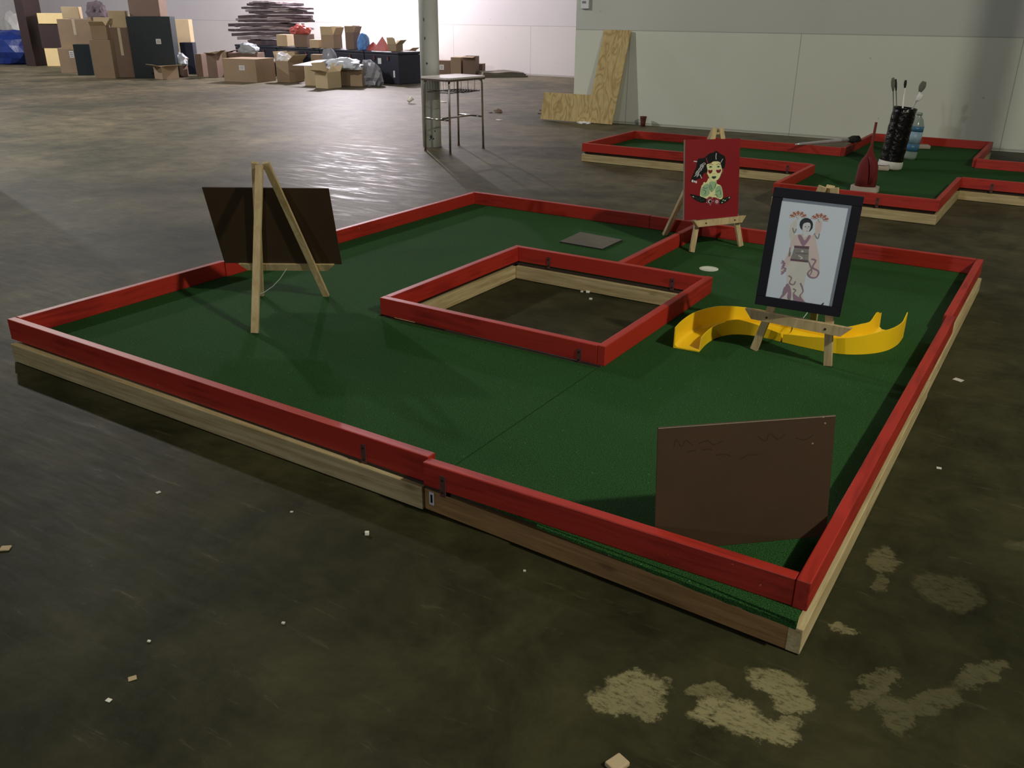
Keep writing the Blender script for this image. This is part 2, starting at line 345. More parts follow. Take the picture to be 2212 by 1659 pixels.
M_['yellow'] = plain('yellow_plastic', srgb(252, 210, 30), .38, var=.03)
M_['black'] = plain('black_frame', srgb(24, 24, 34), .5, spec=.25)
M_['white'] = plain('white_plastic', srgb(215, 220, 205), .5, var=.05)
M_['string'] = plain('white_string', srgb(200, 205, 205), .8)
M_['pole'] = plain('pole_paint', srgb(232, 236, 232), .55, var=.1, vscale=5)
M_['chrome'] = plain('chrome_tube', srgb(200, 195, 190), .16, 1.0)
M_['silver'] = plain('bright_silver', srgb(225, 225, 230), .32, 0.6)
M_['laminate'] = plain('table_laminate', srgb(226, 220, 220), .35, var=.03)
M_['tabledge'] = plain('table_edge', srgb(92, 78, 72), .5)
M_['wire'] = plain('dark_wire', srgb(80, 74, 72), .4, .6)
M_['bagblack'] = plain('black_stretch_wrap', srgb(14, 14, 15), .25, bump=.9, bscale=28, var=.3)
M_['tape'] = plain('white_tape', srgb(205, 205, 198), .6, bump=.3, bscale=30)
M_['foam'] = plain('off_white_foam', srgb(185, 172, 160), .7, var=.08)
M_['redplastic'] = plain('red_rubber', srgb(104, 22, 22), .85, var=.25)
M_['redstick'] = plain('red_brown_stick', srgb(110, 42, 30), .5)
M_['blue'] = plain('blue_label', srgb(70, 120, 160), .4)
M_['paleblue'] = plain('pale_blue_label', srgb(150, 180, 205), .4)
M_['clear'] = plain('clear_plastic', srgb(150, 165, 160), .2)
M_['brushgrey'] = plain('grey_bristle', srgb(108, 112, 100), .8, bump=.6, bscale=200)
M_['brushdark'] = plain('dark_bristle', srgb(34, 34, 32), .8, bump=.6, bscale=200)
M_['card'] = plain('cardboard', srgb(158, 136, 110), .8, var=.1, vscale=6)
M_['card2'] = plain('cardboard_light', srgb(190, 170, 136), .8, var=.08, vscale=6)
M_['card3'] = plain('cardboard_dark', srgb(124, 102, 88), .8, var=.12, vscale=6)
M_['cardp'] = plain('cardboard_pale', srgb(230, 206, 148), .8, var=.06)
M_['inside'] = plain('cardboard_inside', srgb(110, 84, 62), .85)
M_['packtape'] = plain('packing_tape', srgb(200, 186, 160), .3)
M_['binblack'] = plain('navy_black_plastic', srgb(26, 32, 48), .45, var=.2)
M_['bindark'] = plain('black_green_plastic', srgb(28, 40, 46), .45, var=.2)
M_['sticker'] = plain('white_sticker', srgb(225, 225, 225), .6, var=.03)
M_['ink'] = plain('grey_ink', srgb(120, 120, 130), .6)
M_['darkpanel'] = plain('dark_brown_panel', srgb(50, 34, 32), .6)
M_['tarp'] = plain('blue_tarp', srgb(28, 50, 118), .35, bump=.6, bscale=8, var=.35, vscale=3)
M_['film'] = plain('cloudy_film', srgb(200, 206, 214), .3, bump=.4, bscale=14, var=.12)
M_['filmgrey'] = plain('grey_film', srgb(140, 140, 148), .3, bump=.4, bscale=14, var=.2)
M_['paper'] = plain('white_paper', srgb(232, 230, 232), .7, var=.03)
M_['redbag'] = plain('red_print_plastic', srgb(190, 90, 84), .45, var=.3, vscale=9)
M_['bluebag'] = plain('blue_print_plastic', srgb(90, 140, 205), .4, var=.4, vscale=7)
M_['pile'] = plain('dark_crumpled_sheet', srgb(92, 80, 86), .8, bump=.5, bscale=16, var=.35, vscale=5)
M_['pile2'] = plain('grey_crumpled_sheet', srgb(150, 140, 144), .8, bump=.5, bscale=16, var=.3, vscale=5)
M_['mat'] = plain('grey_floor_tile', srgb(92, 88, 76), .75, bump=.3, bscale=30, var=.2, vscale=18)
M_['matedge'] = plain('tile_edge', srgb(40, 46, 36), .8)
def plywood():
    m, t, b = nt('construction_plywood'); L = t.links
    tc = N(t, 'ShaderNodeTexCoord'); mp = N(t, 'ShaderNodeMapping', ins={'Scale': (5, 5, 1.6)}); L.new(tc.outputs['Object'], mp.inputs[0])
    nz = N(t, 'ShaderNodeTexNoise', ins={'Scale': .9, 'Detail': 2, 'Distortion': .8}); L.new(mp.outputs[0], nz.inputs['Vector'])
    ml = N(t, 'ShaderNodeMath', operation='MULTIPLY', ins={1: 9.0}); L.new(nz.outputs[0], ml.inputs[0])
    fr = N(t, 'ShaderNodeMath', operation='PINGPONG', ins={1: .5}); L.new(ml.outputs[0], fr.inputs[0])
    cr = N(t, 'ShaderNodeValToRGB'); e = cr.color_ramp.elements; e[0].position = .0; e[0].color = srgb(178, 148, 90); e[1].position = .30; e[1].color = srgb(208, 184, 124)
    L.new(fr.outputs[0], cr.inputs[0])
    n2 = N(t, 'ShaderNodeTexNoise', ins={'Scale': 6, 'Detail': 6}); L.new(mp.outputs[0], n2.inputs['Vector'])
    mx = N(t, 'ShaderNodeMix', data_type='RGBA', blend_type='MULTIPLY', ins={0: .45}); L.new(cr.outputs[0], mx.inputs[6]); L.new(n2.outputs[0], mx.inputs[7])
    L.new(mx.outputs[2], b.inputs['Base Color']); b.inputs['Roughness'].default_value = .7
    return m
M_['plyL'] = plywood()
M_['plate'] = plain('thermostat_case', srgb(205, 208, 212), .5)
M_['cuprb'] = plain('brown_red_cup', srgb(96, 46, 36), .6)
M_['rug'] = plain('grey_brown_pile', srgb(104, 98, 84), .9, bump=.4, bscale=40)
M_['green'] = plain('dark_green_bin', srgb(60, 84, 72), .6)
M_['chip'] = plain('white_chip', srgb(235, 235, 220), .6)
M_['steelband'] = plain('dark_marks', srgb(74, 84, 84), .7)

# ---------------------------------------------------------------- setting
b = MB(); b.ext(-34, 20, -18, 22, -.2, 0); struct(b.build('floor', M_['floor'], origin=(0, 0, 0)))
b = MB(); b.ext(-34, 20, -18, 22, 6.6, 6.8); struct(b.build('ceiling', plain('ceiling_grey', srgb(84, 84, 82), .9), origin=(0, 0, 6.6)))
far_m = drywall('far_wall_paint', srgb(228, 222, 220), srgb(226, 220, 222), 1.16, [-11.9, -14.3, -16.8, -20.4])
near_m = drywall('near_wall_paint', srgb(214, 218, 206), srgb(196, 200, 194), 1.27, [-3.02, -5.4, -.5])
b = MB(); b.ext(-34, -6.0, 18.0, 18.2, 0, 6.6); struct(b.build('wall_far', far_m))
# the boarded block that juts in: front face runs very slightly away to the right
b = MB(); b.prism([(-6.26, 10.06, 0), (20, 11.02, 0), (20, 18.2, 0), (-6.26, 18.2, 0)], (0, 0, 6.6)); struct(b.build('wall_back', near_m))
b = MB(); b.ext(20, 20.2, -18, 11, 0, 6.6); struct(b.build('wall_right', plain('side_wall', srgb(96, 94, 86), .9)))
b = MB(); b.ext(-34, 20, -18.2, -18, 0, 6.6); struct(b.build('wall_front', plain('rear_wall', srgb(90, 90, 84), .9)))
b = MB(); b.ext(-9.62, -9.5, -9, 2.72, 0, 6.6); struct(b.build('wall_left', plain('partition_wall', srgb(110, 108, 100), .9)))
b = MB(); b.ext(-34.2, -34, -18, 18.2, 0, 6.6); struct(b.build('wall_end', plain('end_wall', srgb(190, 190, 188), .9)))

# ---------------------------------------------------------------- golf courses
TOP = .108          # turf surface
RT0, RT1 = .108, .197
def rail_mat(p, q): return M_['red_x'] if abs(p[0]-q[0]) > abs(p[1]-q[1]) else M_['red_y']
def pine_mat(p, q): return M_['pine_x'] if abs(p[0]-q[0]) > abs(p[1]-q[1]) else M_['pine_y']
def seg_box(mb, p, q, inward, t, z0, z1, mi=0):
    """board whose outer face lies on p-q, thickness t towards 'inward'"""
    p = Vector((p[0], p[1], 0)); q = Vector((q[0], q[1], 0)); n = Vector((inward[0], inward[1], 0)).normalized()*t
    P = [p, q, q+n, p+n]
    mb.box8([Vector((a.x, a.y, z0)) for a in P]+[Vector((a.x, a.y, z1)) for a in P], mi)
def bracket(parent, x, y, nrm, z0=.09, z1=.165):
    """little flat steel strap screwed on the outside of a rail; nrm points outward"""
    n = Vector((nrm[0], nrm[1], 0)); s = Vector((-n.y, n.x, 0))
    b = MB(); c = Vector((x, y, 0))+n*.0015
    b.box8([Vector((a.x, a.y, z)) for z in (z0, z1) for a in (c-s*.011-n*.0015, c+s*.011-n*.0015, c+s*.011+n*.0015, c-s*.011+n*.0015)])
    o = b.build('bracket', M_['steel'], parent)
    for zz in (z0+.018, z1-.014):
        k = MB(); k.lathe([(.0045, 0), (.0045, .0025), (.002, .0035)], (c.x+n.x*.0015, c.y+n.y*.0015, zz), 8, axis=n)
        sub(k, 'screw', M_['screw'], o)
def flat_poly(name, outer, holes, z0, z1, mats, parent):
    bm = bmesh.new(); es = []
    for loop in [outer]+holes:
        vs = [bm.verts.new((x, y, z1)) for x, y in loop]
        es += [bm.edges.new((vs[i], vs[(i+1) % len(vs)])) for i in range(len(vs))]
    bmesh.ops.triangle_fill(bm, edges=es, use_beauty=True)
    r = bmesh.ops.extrude_face_region(bm, geom=bm.faces[:])
    bmesh.ops.translate(bm, verts=[g for g in r['geom'] if isinstance(g, bmesh.types.BMVert)], vec=(0, 0, z0-z1))
    bmesh.ops.recalc_face_normals(bm, faces=bm.faces[:])
    me = bpy.data.meshes.new(name); o0 = parent.location
    bmesh.ops.translate(bm, verts=bm.verts[:], vec=-o0)
    bm.to_mesh(me); bm.free()
    for m in mats: me.materials.append(m)
    for p in me.polygons: p.material_index = 0 if abs(p.normal.z) > .5 else len(mats)-1
    o = bpy.data.objects.new(name, me); COL.objects.link(o); o.parent = parent; WORLD[o.name] = o0.copy(); return o

W = 3.675; L_ = 3.755; S = -1.225
HX0, HX1, HY0, HY1 = -2.475, -1.205, 1.215, 2.50     # outer rail square round the opening
near = root('golf_course', (-1.84, 1.88, 0), 'large square mini golf course in front, green turf, red rails round a square opening', 'mini golf course')
# base frame (pale two-by-fours lying under the deck)
def base(p, q, inward, z1=.083, z0=0.004, par=near):
    b = MB(); seg_box(b, p, q, inward, .038, z0, z1); return b.build('base_board', pine_mat(p, q), par, bevel=.002)
base((-W+.015, -.024), (S-.02, -.016), (0, 1), z1=.0895)
wb = base((S-.018, -.005), (-.0305, -.041), (0, 1), z1=.082); wb.data.materials[0] = M_['pine_warm']; wb['label'] = 'warmer brown board at the near right'
base((.008, -.043), (.008, 1.9), (-1, 0), z1=.082)
base((.004, 1.9), (.004, L_), (-1, 0), z1=.084)
base((-.035, L_), (-W+.04, L_), (0, -1))
base((-W+.015, L_), (-W+.015, .02), (1, 0))
hx0, hx1, hy0, hy1 = -2.44, -1.25, 1.25, 2.44
base((hx0, hy1), (hx1, hy1), (0, 1)); base((hx0, hy0), (hx0, hy1), (-1, 0)); base((hx1, hy0), (hx1, hy1), (1, 0)); base((hx0, hy0), (hx1, hy0), (0, -1))
# deck: dark ply, then turf laid on it (seam at x = S)
cupc = (-1.393, 2.954); cup_loop = [(cupc[0]+.052*math.cos(a*math.pi/12), cupc[1]+.052*math.sin(a*math.pi/12)) for a in range(24)]
ins = .022
hole = [(-2.462, 1.228), (-1.228, 1.228), (-1.228, 2.462), (-2.462, 2.462)]
flat_poly('deck', [(-W+ins+.015, ins), (-ins, -.012), (-ins, L_-ins), (-W+ins+.015, L_-ins)], [hole, cup_loop], .0845, .1005, [M_['ply_edge']], near)
flat_poly('turf', [(-W-.004, .01), (S, .01), (S, 1.19), (-2.475, 1.19), (-2.475, 2.475), (-.012, 2.475), (-.012, L_-.03), (-W-.004, L_-.03)], [cup_loop], .1006, TOP, [M_['turf']], near)
o = flat_poly('turf', [(S+.006, -.008), (-.3, -.03), (-.012, -.052), (-.012, 2.475), (S+.006, 2.475)], [], .1006, TOP, [M_['turf']], near)
# turf flap hanging over the front of the base board near the corner
b = MB(); n = 26
vs = []; fs = []
for i in range(n+1):
    x = -.80+.79*i/n; dr = .004+.014*(i/n)+random.uniform(-.002, .002); yb = -.042*(x-S)/(-S)-.004
    vs += [(x, yb+.012, TOP-.001), (x, yb-.006, TOP-.004-dr*.3), (x, yb-.007, .100-dr), (x, yb, .099-dr)]
for i in range(n):
    for k in range(3): fs.append((i*4+k, i*4+k+1, i*4+5+k, i*4+4+k))
    fs.append((i*4+3, i*4, i*4+4, i*4+7))
b.add(vs, fs); b.build('turf_edge', M_['turf'], near)
# rails: p, q (outer face), inward, z offset
def rail(p, q, inward, z0=RT0, z1=RT1, par=near, t=.038):
    b = MB(); seg_box(b, p, q, inward, t, z0, z1); return b.build('rail', rail_mat(p, q), par, bevel=.003)
rail((-W-.022, .004), (S-.004, .004), (0, 1), .098, RT1)
rail((S-.004, -.026), (-.040, .004), (0, 1), .108, .193)
rail((0, .000), (.004, 2.52), (-1, 0), .108, .197)
rail((-.010, 2.52), (-.008, L_+.005), (-1, 0), .108, .195)
rail((-.048, L_), (-2.13, L_), (0, -1)); rail((-2.132, L_), (-W+.018, L_), (0, -1), RT0, RT1+.002)
rail((-W-.022, .045), (-W-.022, 1.24), (1, 0)); rail((-W-.012, 1.242), (-W-.01, L_), (1, 0), RT0, RT1-.002)
# rails round the opening
rail((HX0, HY1), (HX1-.0385, HY1), (0, -1)); rail((HX0, HY0+.0385), (HX0, HY1-.0385), (1, 0))
rail((HX1, HY0), (HX1, HY1+.0), (-1, 0), RT0, RT1+.003); rail((HX0, HY0), (HX1-.0385, HY0), (0, 1))
# divider between opening and far rail
rail((-1.785, HY1+.001), (-1.785, 3.36), (1, 0), RT0, RT1-.002); rail((-1.78, 3.362), (-1.78, L_-.04), (1, 0), RT0, RT1)
for x, y, n in ((-1.51, .003, (0,-1)), (-1.15, -.025, (0,-1)), (-2.22, HY1-.039, (0,-1)), (-1.42, HY1-.039, (0,-1)), (-1.33, HY0-.001, (0,-1))):
    bracket(near, x, y, n, .096 if y > 1 else .088, .165)
b = MB(); b.ext(S+.004, S+.024, -.009, -.004, .030, .078); b.build('catch_plate', M_['plate'], near)
k = MB(); k.box((S+.014, -.0095, .054), (.007, .003, .030)); k.build('slot', M_['screw'], near)
b = MB(); b.lathe([(.056, 0), (.056, .0015), (.0, .0015)], (cupc[0], cupc[1], TOP-.0008), 32)
b = MB(); n = 32; vs = []
for r_, z_ in ((.057, TOP+.0005), (.057, TOP+.002), (.053, TOP+.002), (.051, TOP-.003), (.001, TOP-.004)):
    vs += [(cupc[0]+r_*math.cos(2*math.pi*k/n), cupc[1]+r_*math.sin(2*math.pi*k/n), z_) for k in range(n)]
b.add(vs, [(i*n+k, i*n+(k+1)%n, (i+1)*n+(k+1)%n, (i+1)*n+k) for i in range(4) for k in range(n)]); b.build('hole_cup', M_['white'], near, smooth=True)

# far course, a plus shape
far = root('golf_course', (-1.9, 7.3, 0), 'cross shaped mini golf course behind, red rails on pale boards, near the wall', 'mini golf course')
FP = [(-4.28, 6.68), (-1.80, 6.68), (-1.80, 5.50), (-.50, 5.50), (-.50, 6.72), (1.9, 6.72), (1.9, 8.0), (-.52, 8.0), (-.52, 9.45), (-1.83, 9.45), (-1.83, 8.0), (-4.28, 8.0)]
inw = [(0,1), (1,0), (0,1), (-1,0), (0,1), (-1,0), (0,-1), (-1,0), (0,-1), (1,0), (0,-1), (1,0)]
nF = len(FP)
def off(poly, d):
    n = len(poly); out = []
    for i in range(n):
        a = Vector(poly[i-1]); b_ = Vector(poly[i]); c = Vector(poly[(i+1) % n])
        e1 = (b_-a).normalized(); e2 = (c-b_).normalized(); out.append((b_.x-(e1.y)*d+(-e2.y)*d if False else b_.x+(-e1.y-e2.y)*d*1.0, b_.y+(e1.x+e2.x)*d*1.0))
    return out
flat_poly('deck', off(FP, .022), [], .0845, .1005, [M_['ply_edge']], far)
flat_poly('turf', off(FP, .03), [], .1006, TOP, [M_['turf']], far)
for i in range(nF):
    p = Vector(FP[i]); q = Vector(FP[(i+1) % nF]); d = (q-p).normalized(); n = Vector((-d.y, d.x))
    pr = Vector(FP[i-1]); convex_p = ((p-pr).normalized().x*d.y-(p-pr).normalized().y*d.x) > 0
    nx = Vector(FP[(i+2) % nF]); d2 = (nx-q).normalized(); convex_q = (d.x*d2.y-d.y*d2.x) > 0
    horiz = abs(d.x) > .5
    sh_p = 0.0 if horiz == convex_p else .0385; sh_q = 0.0 if horiz == convex_q else .0385
    # convex corner: the x-running board is full length, the y-running one butts; concave corner: y-running one ends flush
    a = p+d*(0 if (horiz or not convex_p) else .0385); c = q-d*(0 if (horiz or not convex_q) else .0385)
    if horiz and not convex_p: a = p+d*(-.0)
    if horiz and not convex_p: a = p-d*(.0385)*0+d*0
    b = MB(); seg_box(b, a, c, n, .038, .108, .197); 
    if not horiz and not convex_p: pass
    o = b.build('rail', rail_mat(a, c), far, bevel=.003)
    b = MB(); seg_box(b, a, c, n, .038, .004, .080); b.build('base_board', pine_mat(a, c), far, bevel=.002)
for x, y in ((-3.05, 6.68), (-2.02, 6.68), (-.95, 5.50), (-.25, 6.72)): bracket(far, x, y-.001, (0,-1), .092, .168)

# ---------------------------------------------------------------- pictures
class Sheet:
    """a flat picture: shapes are painted as thin faces on the front of one board"""
    def __init__(s, mb, O, U, V, Nn, quad=None):
        s.mb, s.O, s.U, s.V, s.N, s.k, s.q = mb, O, U, V, Nn, 0, quad
    def uv(s, x, y):
        if not s.q: return x, y
        (ax, ay), (bx, by), (cx, cy), (dx, dy) = s.q   # TL TR BR BL
        u = v = .5
        for _ in range(12):
            px = (1-u)*(1-v)*ax+u*(1-v)*bx+u*v*cx+(1-u)*v*dx-x; py = (1-u)*(1-v)*ay+u*(1-v)*by+u*v*cy+(1-u)*v*dy-y
            xu = (1-v)*(bx-ax)+v*(cx-dx); xv = (1-u)*(dx-ax)+u*(cx-bx); yu = (1-v)*(by-ay)+v*(cy-dy); yv = (1-u)*(dy-ay)+u*(cy-by)
            D = xu*yv-xv*yu; u -= (px*yv-py*xv)/D; v -= (py*xu-px*yu)/D
        return u, v
    def P(s, x, y, z):
        u, v = s.uv(x, y); return s.O+s.U*u+s.V*v+s.N*z
    def poly(s, pts, mi, smooth=True):
        s.k += 1; z = .0003+.000025*s.k
        if smooth and len(pts) > 3: pts = crom(pts, True)
        P = [s.P(x, y, z) for x, y in pts]; c = sum(P, Vector())/len(P)
        # triangulate through tessellation so concave shapes stay right
        from mathutils.geometry import tessellate_polygon
        tri = tessellate_polygon([P]); s.mb.add(P, [tuple(t_) for t_ in tri], mi)
    def line(s, pts, w_, mi, smooth=True):
        s.k += 1; z = .0003+.000025*s.k
        if smooth and len(pts) > 2: pts = crom(pts, False)
        A = []; B = []
        for i, (x, y) in enumerate(pts):
            x0, y0 = pts[max(0, i-1)]; x1, y1 = pts[min(len(pts)-1, i+1)]
            dx, dy = x1-x0, y1-y0; l = math.hypot(dx, dy) or 1; nx, ny = -dy/l*w_/2, dx/l*w_/2
            A.append(s.P(x+nx, y+ny, z)); B.append(s.P(x-nx, y-ny, z))
        n = len(A); s.mb.add(A+B, [(i, i+1, n+i+1, n+i) for i in range(n-1)], mi)
    def ell(s, x, y, rx, ry, mi, rot=0, n=14):
        c, d = math.cos(rot), math.sin(rot)
        s.poly([(x+rx*math.cos(a)*c-ry*math.sin(a)*d, y+rx*math.cos(a)*d+ry*math.sin(a)*c) for a in [2*math.pi*i/n for i in range(n)]], mi, False)
def crom(p, closed, k=4):
    n = len(p); out = []
    for i in range(n if closed else n-1):
        a, b_, c, d = (p[(i-1) % n] if closed or i > 0 else p[0]), p[i], p[(i+1) % n], (p[(i+2) % n] if closed or i+2 < n else p[-1])
        for j in range(k):
            t = j/k
            out.append(tuple(.5*((2*b_[e])+(-a[e]+c[e])*t+(2*a[e]-5*b_[e]+4*c[e]-d[e])*t*t+(-a[e]+3*b_[e]-3*c[e]+d[e])*t**3) for e in (0, 1)))
    if not closed: out.append(p[-1])
    return out
def rect_fit(px, p0, n, up):
    """rectangle in a plane that best fits four seen corners (TL TR BR BL)"""
    C = [pp(u, v, p0, n) for u, v in px]; c = sum(C, Vector())/4
    U = ((C[1]-C[0])+(C[2]-C[3]))/2; V = ((C[3]-C[0])+(C[2]-C[1]))/2
    w_, h_ = U.length, V.length; U.normalize(); V = (V-U*V.dot(U)).normalized()
    return c, U, V, w_, h_

# ---------------------------------------------------------------- tripod easels
def easel(label, F1, F2, Rf, A, ledge_t, hw=.17):
    """F1,F2 front feet, Rf rear foot, A apex. Front = side away from the rear foot."""
    F1, F2, Rf, A = map(Vector, (F1, F2, Rf, A)); mid = (F1+F2)/2
    e = root('easel', (mid.x*.6+Rf.x*.4, mid.y*.6+Rf.y*.4, TOP), label, 'easel', None)
    across = (F2-F1).normalized(); slope = (A-mid).normalized(); n = across.cross(slope).normalized()
    if n.dot(mid-Rf) < 0: n = -n
    for F, sgn in ((F1, -1), (F2, 1)):
        b = MB(); b.bar(F, A+across*sgn*.024-slope*.0, .034, .018, across); b.build('front_leg', M_['easel'], e, bevel=.0015)
    b = MB(); b.bar(Rf, A-n*.024+slope*.0, .034, .022, across); b.build('rear_leg', M_['easel'], e, bevel=.0015)
    # hinge block and dowel
    b = MB(); b.bar(A-across*.042-slope*.03, A+across*.042-slope*.03, .012, .012); b.build('hinge_dowel', M_['easel'], e)
    # ledge
    c = mid+slope*ledge_t
    b = MB(); q = across*hw; m = n*.012
    b.prism([c-q+n*.009, c+q+n*.009, c+q*.84+n*.009+slope*-.042, c-q*.84+n*.009-slope*.042], n*.03); led = b.build('ledge', M_['easel'], e, bevel=.0015)
    for sg in (-.55, .55):
        k = MB(); k.lathe([(.005, 0), (.005, .002)], c+across*hw*sg+n*.0392-slope*.022, 8, axis=n); sub(k, 'screw', M_['screw'], led)
    # string that stops the rear leg sliding
    a = c-slope*.02; z = Rf+(A-Rf)*.22; mm = (a+z)/2-Vector((0, 0, .025))
    b = MB(); b.tube([a, (a+mm)/2-Vector((0,0,.008)), mm, (mm+z)/2-Vector((0,0,.004)), z, z+Vector((.008, -.008, -.03)), z+Vector((-.006, -.004, -.045)), z+Vector((-.004, 0, -.01))], .0016, 5)
    b.build('string', M_['string'], e)
    return e, c, across, slope, n

z0 = TOP+.001
# left easel, seen from behind, with a wide brown board
E1, c1, a1, s1, n1 = easel('left easel, seen from behind, holding a wide dark board', (-2.916, 1.285, z0), (-3.215, 1.095, z0), (-2.79, .67, z0), (-2.885, .90, .868), .21, .25)
p0 = c1+n1*.018
c, U, V, w_, h_ = rect_fit([(434, 405), (709, 408), (739, 571), (487, 568)], p0, n1, s1)
b = MB(); b.box8([c+n1*z+U*(i*w_/2)+V*(j*h_/2) for z in (0, .006) for i, j in ((-1,1),(1,1),(1,-1),(-1,-1))])
bk = b.build('picture_board', M_['hardboard']); tag(bk, 'wide dark brown picture back resting on the left easel', 'board')

# red painting
E2, c2, a2, s2, n2 = easel('easel holding the red painting, one foot behind the low divider', (-1.628, 3.266, z0), (-1.417, 3.594, z0), (-1.96, 3.60, z0), (-1.62, 3.50, .855), .2, .205)
p0 = c2+n2*.022
c, U, V, w_, h_ = rect_fit([(1475, 299), (1592, 303), (1601, 464), (1483, 479)], p0, n2, s2)
mats = [M_['hardedge'], plain('paint_crimson', srgb(134, 20, 30), .45, var=.12, vscale=9), plain('paint_black', srgb(18, 20, 24), .4), plain('paint_skin', srgb(226, 226, 170), .5, var=.04),
        plain('paint_maroon', srgb(120, 28, 38), .5), plain('paint_leaf', srgb(28, 66, 48), .5), plain('paint_white', srgb(216, 216, 222), .5), plain('paint_sage', srgb(150, 184, 146), .5, var=.15, vscale=40), plain('paint_rose', srgb(140, 52, 66), .5)]
b = MB(); O = c-U*w_/2-V*h_/2
b.box8([O+n2*z+U*w_*i+V*h_*j for z in (-.016, 0) for i, j in ((0,0),(1,0),(1,1),(0,1))], 0)
s = Sheet(b, O, U*w_, V*h_, n2, [(323, -9), (1402, 28), (1485, 1512), (396, 1650)])
qx = s.q; s.q = None; s.poly([(0,0),(1,0),(1,1),(0,1)], 1, False); s.q = qx
s.poly([(940,240),(1010,290),(1120,360),(1140,480),(1110,660),(1060,640),(1010,450),(890,460),(800,500),(790,640),(720,680),(690,760),(600,800),(500,860),(480,790),(560,560),(590,390),(700,370),(800,290),(880,270)], 2)
s.poly([(1080,600),(1120,590),(1100,680),(1070,670)], 8)
s.poly([(770,505),(850,480),(900,445),(1020,458),(1060,540),(1085,640),(1050,760),(980,825),(890,830),(830,760),(790,690),(795,620)], 3)
s.line([(790,690),(830,760),(890,830),(980,828),(1045,770),(1085,650)], 10, 5)
s.poly([(830,770),(890,828),(985,830),(995,880),(1080,920),(1120,1010),(1140,1130),(1100,1190),(960,1150),(800,1200),(690,1160),(680,1030),(700,930),(740,870),(790,850)], 3)
s.poly([(850,850),(985,850),(975,960),(905,1050),(860,960)], 7)
s.poly([(700,960),(830,880),(870,1060),(800,1140),(700,1120)], 7); s.poly([(990,950),(1080,930),(1120,1050),(1130,1130),(1060,1170),(980,1080)], 7)
for q in ([(845,920),(880,1010),(910,1045)], [(870,900),(915,1000)], [(975,880),(965,980)], [(720,1000),(790,1040),(760,1100)], [(1000,1050),(1070,1010),(1090,1100)], [(960,1110),(1000,1100),(1030,1150)], [(720,930),(760,980),(820,960)]): s.line(q, 9, 5)
for x in (848, 1005):
    s.ell(x, 552, 38, 22, 7); s.ell(x, 548, 20, 13, 5); s.ell(x, 548, 8, 9, 2); s.line([(x-45, 515), (x, 492), (x+45, 512)], 9, 4)
s.poly([(805,610),(850,615),(890,610),(885,655),(850,685),(815,660)], 4); s.poly([(965,610),(1010,612),(1060,600),(1055,650),(1015,675),(975,655)], 4)
s.line([(900,690),(922,682),(940,690)], 7, 7)
s.poly([(883,750),(915,733),(932,740),(950,732),(978,748),(955,778),(928,788),(900,775)], 5)
s.line([(945,285),(938,345),(948,410)], 12, 6); s.line([(745,370),(785,470)], 14, 8); s.line([(1080,400),(1045,470)], 10, 6)
s.line([(510,430),(575,440)], 18, 6)
for i in range(11):
    x = 700-12*i+random.uniform(-18, 18); y = 480+24*i; s.line([(x-40, y+20), (x, y-12), (x+30, y+8), (x+5, y+28)], 9, 6)
s.line([(650,700),(685,775)], 14, 6)
s.ell(510, 828, 20, 28, 6); s.ell(548, 838, 14, 22, 6); s.ell(582, 850, 18, 26, 6)
s.ell(745, 870, 22, 20, 3); s.ell(708, 935, 20, 18, 3)
s.poly([(480,1100),(560,1110),(690,1140),(830,1200),(800,1250),(720,1270),(600,1220),(530,1170)], 2); s.poly([(1310,1130),(1230,1140),(1120,1180),(1050,1220),(1090,1280),(1180,1260),(1260,1200)], 2)
for x, y in ((545,1150),(600,1165),(640,1205),(680,1180),(700,1230),(740,1215),(1270,1150),(1220,1170),(1190,1210),(1150,1200),(1130,1250)): s.ell(x, y, 20, 12, 7 if (x % 20) else 5, .5 if x < 900 else -.5)
s.ell(880, 1225, 75, 85, 8); s.ell(1020, 1235, 62, 68, 8); s.ell(882, 1235, 36, 40, 6); s.ell(890, 1238, 24, 30, 2); s.ell(1022, 1238, 28, 30, 6); s.ell(1024, 1240, 14, 16, 8)
for i in range(14):
    a = i*.45; s.ell(880+68*math.cos(a), 1228+78*math.sin(a), 8, 6, 6 if i % 3 == 0 else 4)
s.line([(690,1345),(715,1335),(740,1360)], 9, 8); s.line([(1180,1390),(1205,1335),(1245,1350)], 10, 8)
pt = b.build('painting', mats); tag(pt, 'red painting of a tattooed woman with black hair and roses', 'painting')

# framed print
E3, c3, a3, s3, n3 = easel('easel holding the black framed print, straddling the yellow track', (-.727, 1.776, z0), (-.392, 1.763, z0), (-.60, 2.30, z0), tuple(gp(1790, 404, .861)), .19, .235)
p0 = c3+n3*.042; n3 = (Matrix.Rotation(R(12), 3, 'Z')@n3).normalized(); s3 = (s3-n3*s3.dot(n3)).normalized()
c, U, V, w_, h_ = rect_fit([(1675, 404), (1871, 425), (1811, 684), (1629, 655)], p0, n3, s3)
fr = root('framed_print', c+V*h_/2, 'black framed print of a woman in a kimono on pale blue paper', 'picture')
fw = .045*w_/.4
b = MB()
for z in (0,):
    O = c-U*w_/2-V*h_/2
    def rc(x0, y0, x1, y1, t0, t1, mb): mb.box8([O+n3*t_+U*x_+V*y_ for t_ in (t0, t1) for x_, y_ in ((x0,y0),(x1,y0),(x1,y1),(x0,y1))])
    rc(0, 0, w_, fw, -.006, .014, b); rc(0, h_-fw, w_, h_, -.006, .014, b); rc(0, fw, fw, h_-fw, -.006, .014, b); rc(w_-fw, fw, w_, h_-fw, -.006, .014, b)
b.build('frame', M_['black'], fr, bevel=.002)
